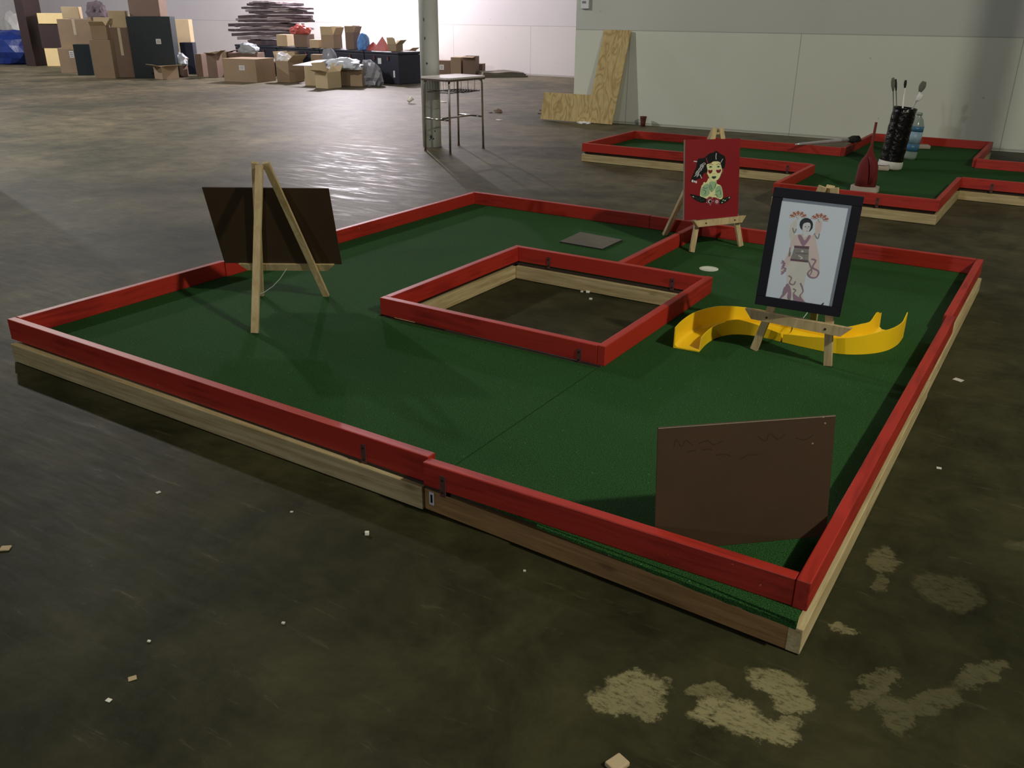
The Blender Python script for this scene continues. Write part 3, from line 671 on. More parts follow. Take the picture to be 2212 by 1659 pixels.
mats = [M_['hardedge'], plain('print_paper', srgb(218, 230, 248), .5, var=.05, vscale=8), plain('print_black', srgb(40, 44, 54), .5), plain('print_face', srgb(222, 224, 236), .5), plain('print_peach', srgb(220, 204, 206), .5),
        plain('print_mauve', srgb(158, 130, 152), .5), plain('print_plum', srgb(108, 82, 96), .5), plain('print_grey', srgb(140, 140, 140), .5, var=.2, vscale=60), plain('print_cream', srgb(216, 216, 214), .5), plain('print_rust', srgb(176, 110, 88), .5)]
b = MB(); rc(fw*.9, fw*.9, w_-fw*.9, h_-fw*.9, -.004, .004, b)
s = Sheet(b, O+n3*.004, U*w_, V*h_, n3, None)
s.poly([(fw/w_, fw/h_), (1-fw/w_, fw/h_), (1-fw/w_, 1-fw/h_), (fw/w_, 1-fw/h_)], 1, False)
s.q = [(195, 12), (1278, 140), (945, 1570), (-60, 1408)]
s.poly([(470,590),(400,620),(370,760),(300,900),(260,1010),(290,1050),(340,960),(400,900),(400,760)], 4); s.poly([(640,590),(740,560),(770,420),(700,420),(690,600),(730,860),(715,1040),(650,1090),(590,1060),(600,900),(610,700)], 4)
s.poly([(400,440),(470,400),(440,560),(400,640),(370,560)], 8)
s.poly([(440,580),(640,580),(615,720),(430,720)], 4)
s.poly([(395,890),(600,890),(560,1080),(520,1300),(560,1420),(380,1400),(240,1360),(320,1200),(340,1000)], 8)
s.poly([(478,585),(520,580),(560,640),(610,580),(632,600),(560,700),(520,690)], 5)
s.poly([(432,700),(615,712),(608,745),(430,730)], 6, False); s.poly([(430,732),(608,746),(600,880),(385,860)], 7, False); s.poly([(385,856),(598,880),(590,905),(380,882)], 6, False)
s.line([(480,820),(530,850),(500,860)], 12, 8); s.line([(450,790),(600,800)], 8, 6); s.ell(530, 770, 16, 12, 8)
s.ell(582, 455, 82, 80, 2); s.poly([(590,500),(650,470),(660,430),(655,500),(600,545)], 2)
s.poly([(545,450),(590,430),(628,440),(632,490),(600,550),(565,560),(535,520)], 3); s.poly([(545,540),(610,540),(600,585),(545,600)], 3)
for x in (572, 612): s.ell(x, 480, 9, 5, 2)
s.ell(588, 530, 9, 5, 5); s.line([(592,485),(596,512)], 4, 7)
for cx, cy, tl in ((485, 345, 0.0), (745, 375, .22)):
    for i in range(11):
        a = math.pi*(1.05+.9*i/10)+tl; r1, r0 = 100, 42
        s.poly([(cx+r0*math.cos(a-.1), cy+30+r0*math.sin(a-.1)*.75), (cx+r1*math.cos(a-.14), cy+30+r1*math.sin(a-.14)*.75), (cx+(r1+14)*math.cos(a), cy+30+(r1+14)*math.sin(a)*.75), (cx+r1*math.cos(a+.14), cy+30+r1*math.sin(a+.14)*.75), (cx+r0*math.cos(a+.1), cy+30+r0*math.sin(a+.1)*.75)], 9 if i % 2 else 4, False)
    s.line([(cx+78*math.cos(math.pi*(1.05+.9*i/8)+tl), cy+30+58*math.sin(math.pi*(1.05+.9*i/8)+tl)) for i in range(9)], 9, 9)
    s.poly([(cx-25, cy+5), (cx+25, cy+5), (cx, cy+55)], 8, False)
for q in ([(420,490),(440,550),(465,500)], [(740,560),(720,620),(690,580)], [(385,720),(370,830),(390,780)]): s.line(q, 9, 7)
for i in range(7):
    x = 290+random.uniform(-25, 30); y = 880+22*i; s.line([(x, y), (x+22, y+12), (x-6, y+30)], 13, 5)
s.line([(640,860),(690,880),(650,960),(720,1010),(690,1080),(620,1080),(590,1030),(650,970)], 16, 5); s.line([(600,880),(640,1000),(600,1070)], 9, 7)
s.poly([(335,1160),(375,1200),(385,1290),(370,1360),(340,1330),(350,1250),(300,1310),(235,1355),(290,1270)], 5)
s.poly([(410,1280),(450,1310),(520,1360),(560,1415),(470,1420),(420,1380)], 5)
for q in ([(360,1060),(395,1090),(370,1150),(420,1170),(440,1130)], [(500,1150),(530,1250),(490,1310),(540,1390)], [(410,1220),(440,1240),(410,1280)], [(310,1200),(290,1280),(340,1260)], [(350,1380),(390,1385)]): s.line(q, 12, 5)
s.line([(735,1420),(765,1395),(740,1440)], 8, 2); s.ell(785, 1448, 8, 5, 7)
b.build('print', mats, fr)

# plain hardboard sheet standing in the near corner, top edge leaning on nothing but the rails
bl = gp(1414, 1192, TOP+.001); br = gp(1792, 1157, TOP+.001); ac = (br-bl).normalized()
up_ = Vector((-.018, .176, .984)); up_ = (up_-ac*up_.dot(ac)).normalized(); nn = up_.cross(ac).normalized()
if nn.dot(FW) > 0: nn = -nn
tl = pp(1449, 922, bl, nn); w_ = (br-bl).length-.012; h_ = (tl-bl).dot(up_)
b = MB(); g = [bl, bl+ac*w_, bl+ac*w_+up_*h_, bl+up_*h_]
b.box8([q-nn*.006 for q in g]+[q for q in g], 0)
sh = Sheet(b, bl+up_*h_, ac*w_, -up_*h_, nn, [(293, 182), (1465, 97), (1318, 880), (182, 983)])
for q in ([(380,300),(400,255),(430,300),(460,260),(500,290)], [(540,280),(600,262),(640,285),(700,260)], [(930,230),(980,260),(1010,215),(1060,250),(1110,220)], [(1180,240),(1240,252),(1300,222)], [(640,355),(700,345),(740,358)], [(800,380),(850,352),(915,350)], [(470,330),(520,320)], [(560,320),(600,312),(620,322)]): sh.line(q, 5, 1)
for x, y in ((1290,275),(1387,147),(1378,108)): sh.ell(x, y, 6, 6, 2)
sh.line([(293,186),(1462,100)], 5, 2, False)
tag(b.build('hardboard_sheet', [M_['hardboard'], M_['pencil'], M_['hardedge']]), 'square brown hardboard sheet standing in the near right corner', 'board')

# ---------------------------------------------------------------- yellow track
def track():
    rt = root('ball_track', (-.62, 2.0, TOP), 'yellow plastic S shaped ball track lying on the green turf', 'ball track')
    def chan(cl, hf, hl, hr, wdt, name):
        """cl centre line; hf floor height, hl/hr wall height above the floor (left, right), skirts reach the turf"""
        b = MB(); n = len(cl); secs = []; th = .004
        for i, p in enumerate(cl):
            a = Vector(cl[min(i+1, n-1)])-Vector(cl[max(i-1, 0)]); a.z = 0; a.normalize(); l = Vector((-a.y, a.x, 0)); t = i/(n-1)
            P = Vector(p); f = hf(t); HL, HR = f+hl(t), f+hr(t); w2 = wdt/2
            sec = [(w2, 0), (w2, HL), (w2-th, HL), (w2-th-.002, f+min(.010, hl(t)*.5)), (w2-th-.014, f), (0, f-.001), (-w2+th+.010, f), (-w2+th, f+min(.006, hr(t)*.5)), (-w2+th, HR), (-w2, HR), (-w2, 0)]
            secs.append([P+l*x+Vector((0,0,z)) for x, z in sec])
        m = len(secs[0]); vs = [q for s_ in secs for q in s_]; fs = []
        for i in range(n-1):
            for k in range(m): fs.append((i*m+k, i*m+(k+1)%m, (i+1)*m+(k+1)%m, (i+1)*m+k))
        fs.append(tuple(range(m))[::-1]); fs.append(tuple((n-1)*m+k for k in range(m)))
        b.add(vs, fs); return b.build(name, M_['yellow'], rt)
    def spline(pts):
        g_ = TOP+.001; return [(p[0], p[1], g_) for p in crom(pts, False, 8)]
    st = lambda t, a, b_: max(0, min(1, (t-a)/(b_-a)))
    A = [(-.985, 1.60), (-.995, 1.72), (-.985, 1.84), (-.935, 1.945), (-.86, 2.0), (-.76, 2.02), (-.65, 2.008)]
    ha = lambda t: .062 if .04 < t < .43 else (.004 if t <= .04 else .068-.036*st(t, .6, 1.0))
    chan(spline(A), lambda t: .006+.016*t, lambda t: .092-.030*st(t, .5, 1.0), lambda t: ha(t)-.006*(t < .45)-.016*t*(t >= .45), .122, 'curved_section')
    B = [(-.642, 2.006), (-.515, 1.993), (-.41, 1.995), (-.335, 2.035), (-.275, 2.11), (-.247, 2.21), (-.243, 2.33)]
    chan(spline(B), lambda t: .022, lambda t: .046+.034*st(t, .1, .6)+.030*math.sin(math.pi*st(t, .72, .98))**2, lambda t: .016+.066*st(t, 0, .62)+.022*st(t, .90, 1.0)**.6, .118, 'curved_section')
    return rt
track()

# ---------------------------------------------------------------- grey tile on the turf
b = MB(); P = [(-2.455, 3.005), (-2.13, 2.99), (-2.13, 3.285), (-2.47, 3.32)]
b.prism([(x, y, TOP+.0005) for x, y in P], (0,0,.009), 0, 1); tag(b.build('floor_tile', [M_['mat'], M_['matedge']], bevel=.001), 'square grey tile on the turf behind the opening', 'tile')

# ---------------------------------------------------------------- things on the far course
def lean(base, pz, u, v):  # direction helper: base to the point seen at pixel (u,v) at height pz
    return gp(u, v, pz)-Vector(base)
CY = Vector((-1.225, 7.42, TOP+.05)); tilt = Vector((.085, .02, 1)).normalized()
pot = root('brush_pot', (CY.x, CY.y, TOP), 'tall black wrapped cylinder holding paint brushes on the far course', 'brush pot')
hpot = ztop(CY.x+.03, CY.y, 232)-CY.z
pf = [(.108, 0), (.110, .02)]+[(.108+.003*math.sin(i*2.3), .02+(hpot-.03)*i/14) for i in range(1, 14)]+[(.112, hpot), (.104, hpot), (.100, hpot-.02), (.100, .05), (.001, .05)]
b = MB(); b.lathe(pf, CY, 36, axis=tilt); b.build('body', M_['bagblack'], pot, smooth=True)
b = MB(); b.lathe([(.105, -.045), (.115, -.03), (.116, .0), (.112, .03), (.108, .034)], CY, 28, axis=tilt); b.build('tape_band', M_['tape'], pot, smooth=True)
b = MB(); b.box((CY.x-.10, CY.y-.13, TOP+.028), (.24, .15, .054), R(10)); fo = b.build('foam_block', M_['foam'], bevel=.018); tag(fo, 'white foam block under the front of the black brush pot', 'foam block')
b = MB(); bm_ = [(CY.x-.19, CY.y-.21, TOP+.058), (CY.x-.01, CY.y-.20, TOP+.058), (CY.x+.02, CY.y-.13, TOP+.058), (CY.x-.16, CY.y-.13, TOP+.058)]
b.prism(bm_, (0,0,.006)); tag(b.build('paper_sheet', M_['paper']), 'folded white paper on the foam block by the black pot', 'paper')
mouth = CY+tilt*(hpot-.02)
def brush(label, u0, v0, u1, v1, off_y, parts, grp=None):
    """(u0,v0) where it leaves the pot, (u1,v1) tip; both in a plane just behind the pot's mouth centre"""
    n = Vector((FW.x, FW.y, 0)).normalized(); p0_ = mouth+n*off_y
    a = pp(u0, v0+6, p0_, n); t = pp(u1, v1, p0_, n); low = a+(a-t).normalized()*.30
    r_ = root('paint_brush', low, label, 'brush', grp); d = (t-low); L0 = d.length; d.normalize()
    for nm, f0, f1, rad0, rad1, mat, flat in parts:
        b = MB(); q0 = low+d*L0*f0; q1 = low+d*L0*f1
        side = n.cross(d).normalized() if flat else None
        if flat:
            k = 7; pts = []
            prof = [rad0+(rad1-rad0)*math.sin(math.pi*min(1, i/(k-1)*1.0)*.9) for i in range(k)]
            vs = []; ns = n
            for i in range(k):
                c_ = q0+(q1-q0)*i/(k-1); r1 = prof[i]
                for a_ in range(10):
                    th = 2*math.pi*a_/10; vs.append(c_+side*r1*math.cos(th)+ns*.010*math.sin(th)*(r1/max(prof)))
            b.add(vs, [(i*10+j, i*10+(j+1)%10, (i+1)*10+(j+1)%10, (i+1)*10+j) for i in range(k-1) for j in range(10)]+[tuple(range(9,-1,-1)), tuple((k-1)*10+j for j in range(10))])
            b.build(nm, mat, r_, smooth=True)
        else:
            b.tube([q0, q1], [rad0, rad1], 10); b.build(nm, mat, r_, smooth=True)
hl = lambda u, v: None
brush('thin grey brush at the left of the black pot, pale head', 1930, 233, 1929, 168, -.06, [('handle', 0, .80, .004, .004, M_['wire'], False), ('bristles', .80, 1, .008, .020, M_['brushgrey'], True)])
brush('thin dark brush beside the left grey one in the black pot', 1937, 233, 1935, 171, .02, [('handle', 0, .82, .004, .004, M_['wire'], False), ('bristles', .82, 1, .006, .010, M_['brushdark'], True)])
brush('upright brush with bright silver handle in the middle of the black pot', 1950, 227, 1956, 177, .0, [('handle', 0, .90, .009, .007, M_['paper'], False), ('bristles', .90, 1.03, .008, .014, M_['brushdark'], True)])  # white handle colour stands in for the bright highlight along it
brush('silver brush leaning right with round grey head in the black pot', 1972, 227, 1997, 176, .03, [('handle', 0, .84, .006, .005, M_['paper'], False), ('bristles', .82, 1.0, .014, .034, M_['brushgrey'], True)])  # handle painted white for its highlight streak
brush('short broad silver spatula leaning right over the black pot rim', 1971, 228, 1991, 203, -.05, [('handle', 0, .84, .005, .005, M_['silver'], False), ('blade', .84, 1.0, .012, .030, M_['paper'], True)])  # blade painted white for the glint on it
# bottle
bc = gp(1962, 343, TOP+.001); bc.z = TOP+.001
bt = root('water_bottle', bc, 'clear bottle with blue and pale label behind the black pot', 'bottle')
hb = ztop(bc.x, bc.y, 243)-TOP; r_ = .075; ax = Vector((.06, .02, 1)).normalized()
b = MB(); b.lathe([(r_*.9, 0), (r_, .03), (r_, hb*.72), (r_*.75, hb*.84), (r_*.35, hb*.93), (r_*.35, hb*.96)], bc, 24, axis=ax); b.build('body', M_['clear'], bt, smooth=True)
b = MB(); b.lathe([(r_+.002, hb*.18), (r_+.002, hb*.34)], bc, 24, axis=ax); b.build('label_band', M_['blue'], bt, smooth=True)['label'] = 'lower blue band'
b = MB(); b.lathe([(r_+.002, hb*.345), (r_+.002, hb*.60)], bc, 24, axis=ax); b.build('label_band', M_['paleblue'], bt, smooth=True)['label'] = 'pale label'
b = MB(); b.lathe([(r_+.002, hb*.605), (r_+.0025, hb*.72)], bc, 24, axis=ax); b.build('label_band', M_['blue'], bt, smooth=True)['label'] = 'upper blue band'
b = MB(); b.lathe([(.032, hb*.95), (.032, hb*1.0)], bc, 16, axis=ax); b.build('cap', M_['clear'], bt, smooth=True)
q = gp(1993, 321, TOP); b = MB(); b.box((q.x, q.y, TOP+.022), (.14, .12, .042), R(20)); tag(b.build('foam_block', M_['foam'], bevel=.012), 'small white foam block behind the bottle near the back rail', 'foam block')
# red bulb with stick on foam pad
rb = gp(1867, 412, TOP); 
b = MB(); nq = 26; pts = [(rb.x+.115*math.copysign(abs(math.cos(a))**.6, math.cos(a)), rb.y+.085*math.copysign(abs(math.sin(a))**.7, math.sin(a)), TOP+.001) for a in [2*math.pi*i/nq for i in range(nq)]]
b.prism(pts, (0,0,.04)); tag(b.build('foam_pad', M_['foam'], bevel=.012), 'rounded off-white pad under the red figure on the far course', 'foam pad')
rr = root('red_dispenser', (rb.x, rb.y, TOP+.042), 'dark red hooded shape with a thin stick rising from it', 'ornament')
zt = ztop(rb.x, rb.y, 345)-TOP; zs = ztop(rb.x, rb.y, 264)-TOP
b = MB(); vs = []; prof = [(.088, .042), (.088, .12), (.086, zt*.55), (.082, zt*.8), (.062, zt), (.040, zt+.03), (.022, zt+.07), (.012, zt+.12)]
nk = 20
for r1, z1 in prof:
    for k in range(nk):
        a = 2*math.pi*k/nk; f = 1-.22*max(0, math.cos(a-R(-65)))**6
        vs.append((rb.x+r1*f*math.cos(a), rb.y+r1*.8*f*math.sin(a), TOP+z1))
b.add(vs, [(i*nk+k, i*nk+(k+1)%nk, (i+1)*nk+(k+1)%nk, (i+1)*nk+k) for i in range(len(prof)-1) for k in range(nk)]+[tuple(range(nk-1,-1,-1)), tuple((len(prof)-1)*nk+k for k in range(nk))]); b.build('body', M_['redplastic'], rr, smooth=True)
b = MB(); b.tube([(rb.x+.01, rb.y-.03, TOP+zt+.03), (rb.x+.045, rb.y-.05, TOP+zt-.03), (rb.x+.055, rb.y-.055, TOP+zt*.6), (rb.x+.05, rb.y-.06, TOP+zt*.3)], [.018, .026, .022, .012], 10); b.build('hood', M_['redplastic'], rr, smooth=True)
b = MB(); b.tube([(rb.x, rb.y, TOP+zt+.08), (rb.x+.005, rb.y, TOP+zs)], .011, 8); b.build('stick', M_['redstick'], rr)
# big brush lying across the rails
n = Vector((FW.x, FW.y, 0)).normalized(); pa = Vector((-1.83, 7.78, .2)); 
t0 = gp(1718, 312, .21); t1 = gp(1832, 302, .235); tdir = (t1-t0).normalized(); Lh = (t1-t0).length
bb_ = root('long_brush', (t0+t1)/2-Vector((0,0,.01)), 'long chrome handled brush lying across the far course rails', 'brush')
b = MB(); b.tube([t0, t0+tdir*Lh*.08, t0+tdir*Lh*.3, t0+tdir*Lh*.7, t1], [.006, .013, .015, .018, .021], 12); b.build('handle', M_['silver'], bb_, smooth=True)
b = MB(); b.tube([t1, t1+tdir*.06, t1+tdir*.13, t1+tdir*.17+Vector((0,0,-.02))], [.024, .042, .036, .012], 12); b.build('bristles', M_['brushdark'], bb_, smooth=True)

# ---------------------------------------------------------------- post and table
pc = Vector((-6.33, 6.66, 0)); pr_ = .112
po = root('steel_post', pc, 'pale round steel post standing behind the small table', 'post')
b = MB(); b.lathe([(pr_, 0), (pr_, 6.6)], pc, 40); b.build('shaft', M_['pole'], po, smooth=True)
dcam = Vector((CAM.x-pc.x, CAM.y-pc.y, 0)).normalized(); dr = Vector((-dcam.y, dcam.x, 0))
for ang, z, ww, hh in ((.1, .12, .03, .05), (-.15, .10, .025, .03), (-.35, .19, .02, .03), (.25, .09, .02, .02), (.45, 1.22, .02, .06), (.3, .95, .03, .03), (.5, 1.42, .015, .05)):
    d = (dcam*math.cos(ang)-dr*math.sin(ang)*-1).normalized() if False else (Matrix.Rotation(-ang, 3, 'Z')@dcam)
    sd = Vector((-d.y, d.x, 0)); k = MB(); c_ = pc+d*(pr_+.001)+Vector((0,0,z))
    pts = [c_+sd*ww*.5*math.cos(a)*random.uniform(.6, 1.1)+Vector((0,0,hh*.5*math.sin(a)*random.uniform(.6, 1.1))) for a in [2*math.pi*i/9 for i in range(9)]]
    k.prism(pts, d*.001); k.build('dark_mark', M_['steelband'], po)
# off-frame post of the same row, right of the camera's view (its shadow falls on the boarded wall)
pc2 = Vector((1.98, 5.05, 0)); b = MB(); b.lathe([(.12, 0), (.12, 6.6)], pc2, 32); tag(b.build('steel_post', M_['pole'], smooth=True), 'round steel post to the right of the far course', 'post')

hT = ztop(-5.726, 6.215, 168)
P = {'n': gp(973, 334), 'r': gp(1044, 320), 'b': gp(991, 315), 'l': gp(919, 325)}
tb = root('side_table', sum(P.values(), Vector())/4, 'small school desk with white top and chrome legs beside the post', 'table')
# idealise into a rectangle
cT = sum(P.values(), Vector())/4; cT.z = 0
e1 = ((P['r']-P['n'])+(P['b']-P['l']))/2; e2 = ((P['l']-P['n'])+(P['b']-P['r']))/2
l1, l2 = e1.length, e2.length; e1.normalize(); e2 = (e2-e1*e2.dot(e1)).normalized()
l1 = min(l1, .66); l2 = min(l2, .5)
cn = lambda i, j, z, k=1.0: cT+e1*(i*l1/2*k)+e2*(j*l2/2*k)+Vector((0,0,z))
zt = .81
def rrect(hw, hh, r_, z):
    out = []
    for sx, sy, a0 in ((1,1,0),(-1,1,90),(-1,-1,180),(1,-1,270)):
        for k in range(6):
            a = R(a0+18*k); out.append(cT+e1*(sx*(hw-r_)+r_*math.cos(a))+e2*(sy*(hh-r_)+r_*math.sin(a))+Vector((0,0,z)))
    return out
b = MB(); b.prism(rrect(l1/2+.03, l2/2+.03, .05, zt), (0,0,.018)); b.build('tabletop', M_['laminate'], tb, bevel=.002)
b = MB(); b.prism(rrect(l1/2+.034, l2/2+.034, .052, zt-.022), (0,0,.022)); b.build('apron', M_['tabledge'], tb, bevel=.003)
for i, j in ((1,1),(1,-1),(-1,1),(-1,-1)):
    b = MB(); b.tube([cn(i, j, .012, 1.0), cn(i, j, .30, .985), cn(i, j, zt-.06, .97), cn(i, j, zt-.03, .94), cn(i, j, zt-.022, .88)], .0125, 10); lg = b.build('leg', M_['chrome'], tb, smooth=True)
    k = MB(); k.lathe([(.014, 0), (.016, .006), (.013, .018)], cn(i, j, .0, 1.0), 10); sub(k, 'foot', M_['steel'], lg)
for i in (1, -1):
    b = MB(); b.tube([cn(i, -1, .37, .98), cn(i, 1, .37, .98)], .010, 8); b.build('stretcher', M_['chrome'], tb, smooth=True)
b = MB(); b.tube([cn(1, 0, .37, .98), cn(-1, 0, .37, .98)], .010, 8); b.build('stretcher', M_['chrome'], tb, smooth=True)
# wire book basket
bk = MB(); zb = zt-.15
for j in range(9):
    y = -1+2*j/8; bk.tube([cn(-.9, y*.85, zt-.03), cn(-.88, y*.85, zb+.02), cn(0, y*.85, zb-.01), cn(.88, y*.85, zb+.0), cn(.9, y*.85, zb+.02)], .0022, 5)
for i in range(7):
    x = -.88+1.76*i/6; bk.tube([cn(x, -.87, zb), cn(x, .87, zb)], .0022, 5)
for x in (-.6, -.2, .2, .6): bk.tube([cn(x, -.87, zt-.03), cn(x, -.87, zb)], .003, 5)
bk.tube([cn(-.9, -.87, zb), cn(.9, -.87, zb), cn(.9, .87, zb), cn(-.9, .87, zb), cn(-.9, -.87, zb)], .004, 6)
bk.build('book_basket', M_['wire'], tb)

# ---------------------------------------------------------------- plywood L, cup, thermostat, litter
def wy(x): return 10.06+(x+6.26)*.56/15.26
Lp = [(-6.68, .0), (-5.47, .0), (-5.365, 1.275), (-5.79, 1.275), (-5.865, .385), (-6.66, .385)]
b = MB(); f = lambda x, z: Vector((x, 9.80+(z/1.275)*.245, .012+z*.99))
b.prism([f(x, z) for x, z in Lp], (0, .012, 0)); tag(b.build('plywood_sheet', M_['plyL'], bevel=.001), 'L shaped piece of bare plywood leaning at the wall corner', 'plywood')
for i, (u, v, u2, v2) in enumerate(((1165, 239, 1186, 240), (1162, 246, 1184, 247))):
    a = gp(u, v); c_ = gp(u2, v2); b = MB(); b.bar(a+Vector((0,0,.006)), c_+Vector((0,0,.006)), .012, .012); tag(b.build('wood_strip', M_['cuprb']), ('farther' if i == 0 else 'nearer')+' thin dark strip sticking out left of the plywood', 'strip')
q = gp(1404, 269); b = MB(); b.lathe([(.034, 0), (.036, .05), (.046, .12), (.052, .135), (.046, .135), (.03, .02), (.001, .02)], (q.x, wy(q.x)-.13, 0), 20); tag(b.build('paper_cup', M_['cuprb'], smooth=True), 'small dark red cup on the floor against the boarded wall', 'cup')
th = root('thermostat', (-6.11, wy(-6.11), 1.56), 'small white wall box at the left end of the boarded wall', 'thermostat')
b = MB(); b.box((-6.11, wy(-6.11)-.02, 1.62), (.13, .04, .14)); b.build('case', M_['plate'], th, bevel=.004)
b = MB(); b.box((-6.12, wy(-6.12)-.0415, 1.635), (.06, .003, .03)); b.build('display', M_['ink'], th)
def crumple(name, label, cat, c_, sx, sy, sz, mat, seed, group=None, parent=None, flatb=True, amp=.35, par_label=None, fr=2.2):
    bm = bmesh.new(); bmesh.ops.create_icosphere(bm, subdivisions=3, radius=1)
    off_ = Vector((seed*3.1, seed*1.7, seed*.9)); mb = MB()
    vs = []
    for v in bm.verts:
        p = v.co; k = 1+amp*noise.noise(p*fr+off_)+amp*.6*noise.noise(p*fr*2.3+off_)
        z = p.z*k
        if flatb: z = max(z, -.55)+.55; z /= 1.55
        vs.append(Vector((c_[0]+p.x*k*sx/2, c_[1]+p.y*k*sy/2, c_[2]+(z*sz if flatb else z*sz/2))))
    fs = [tuple(v.index for v in f_.verts) for f_ in bm.faces]; bm.free()
    mb.add(vs, fs); o = mb.build(name, mat, parent)
    if parent is None: tag(o, label, cat, group)
    return o
q = gp(1262, 267); crumple('paper_scrap', 'white paper scrap on the floor below the plywood', 'litter', (q.x, q.y, 0), .22, .10, .03, M_['paper'], 3)
q = gp(1076, 243); crumple('litter_scrap', 'dark bent litter scrap on the floor right of the small table', 'litter', (q.x, q.y, 0), .14, .09, .06, M_['card3'], 5)
q = gp(1060, 244); crumple('litter_scrap', 'tiny flat scrap just left of the dark bent scrap', 'litter', (q.x, q.y, 0), .07, .05, .015, M_['card3'], 6)
q = gp(1078, 260); crumple('litter_scrap', 'small pale scrap on the floor below the dark bent scrap', 'litter', (q.x, q.y, 0), .12, .06, .012, M_['chip'], 8)
q = gp(958, 221); crumple('litter_scrap', 'pale crumpled scrap seen under the table top', 'litter', (q.x, q.y, 0), .16, .08, .02, M_['chip'], 9)
q = gp(882, 223); tc_ = root('paper_cup', q, 'tipped white cup on the floor left of the post', 'cup')
ax = Vector((.5, .55, .55)).normalized(); b = MB(); b.lathe([(.03, 0), (.042, .10), (.038, .10), (.027, .012), (.001, .012)], q+Vector((0,0,.032)), 16, axis=ax); b.build('body', M_['chip'], tc_, smooth=True)
b = MB(); b.lathe([(.0295, -.004), (.0305, .0)], q+Vector((0,0,.032)), 16, axis=ax); b.build('bottom', M_['screw'], tc_)
def chip(u, v, s_, label, mat='chip', rz=20, h=.5, z=0):
    q = gp(u, v, z); b = MB(); b.box((q.x, q.y, z+s_*h/2), (s_, s_*.8, s_*h), R(rz)); tag(b.build('litter_chip', M_[mat], bevel=s_*.08), label, 'litter')
chip(793, 1155, .013, 'white cube like chip on the dark floor in the foreground', rz=35, h=.9)
chip(1270, 632, .022, 'larger white chip inside the square opening beside its back board')
chip(1257, 631, .016, 'pale chip beside the larger white chip in the opening', 'tape')
chip(1276, 647, .018, 'small white chip in the opening, nearest the camera of three', 'tape')
chip(630, 1106, .010, 'pale sliver on the floor below the base board of the near course', 'tape', 30, .2)
chip(342, 1064, .016, 'thin pale fibre on the floor left of the course seam', 'tape', 80, .12)
chip(612, 1347, .009, 'faint pale speck in the middle of the foreground floor', 'tape')
chip(322, 1386, .008, 'bright speck at the lower left of the foreground floor', 'chip')
chip(235, 1513, .014, 'white sliver nearest the lower left corner', 'chip', 10, .15)
chip(286, 1466, .020, 'thin straw coloured splinter above the lower left sliver', 'card2', 60, .12)
chip(12, 1186, .030, 'tan scrap at the left edge of the foreground floor', 'card2', 40, .2)
chip(1333, 1655, .045, 'tan wood scrap cut by the bottom edge of the frame', 'card2', 70, .3)
chip(2028, 1012, .018, 'pale scrap on the floor right of the near course', 'tape', 10, .2)
chip(2070, 821, .040, 'long pale splinter on the floor right of the course', 'tape', -20, .06)
chip(1133, 1234, .008, 'tiny pale speck on the floor below the right base board', 'tape')

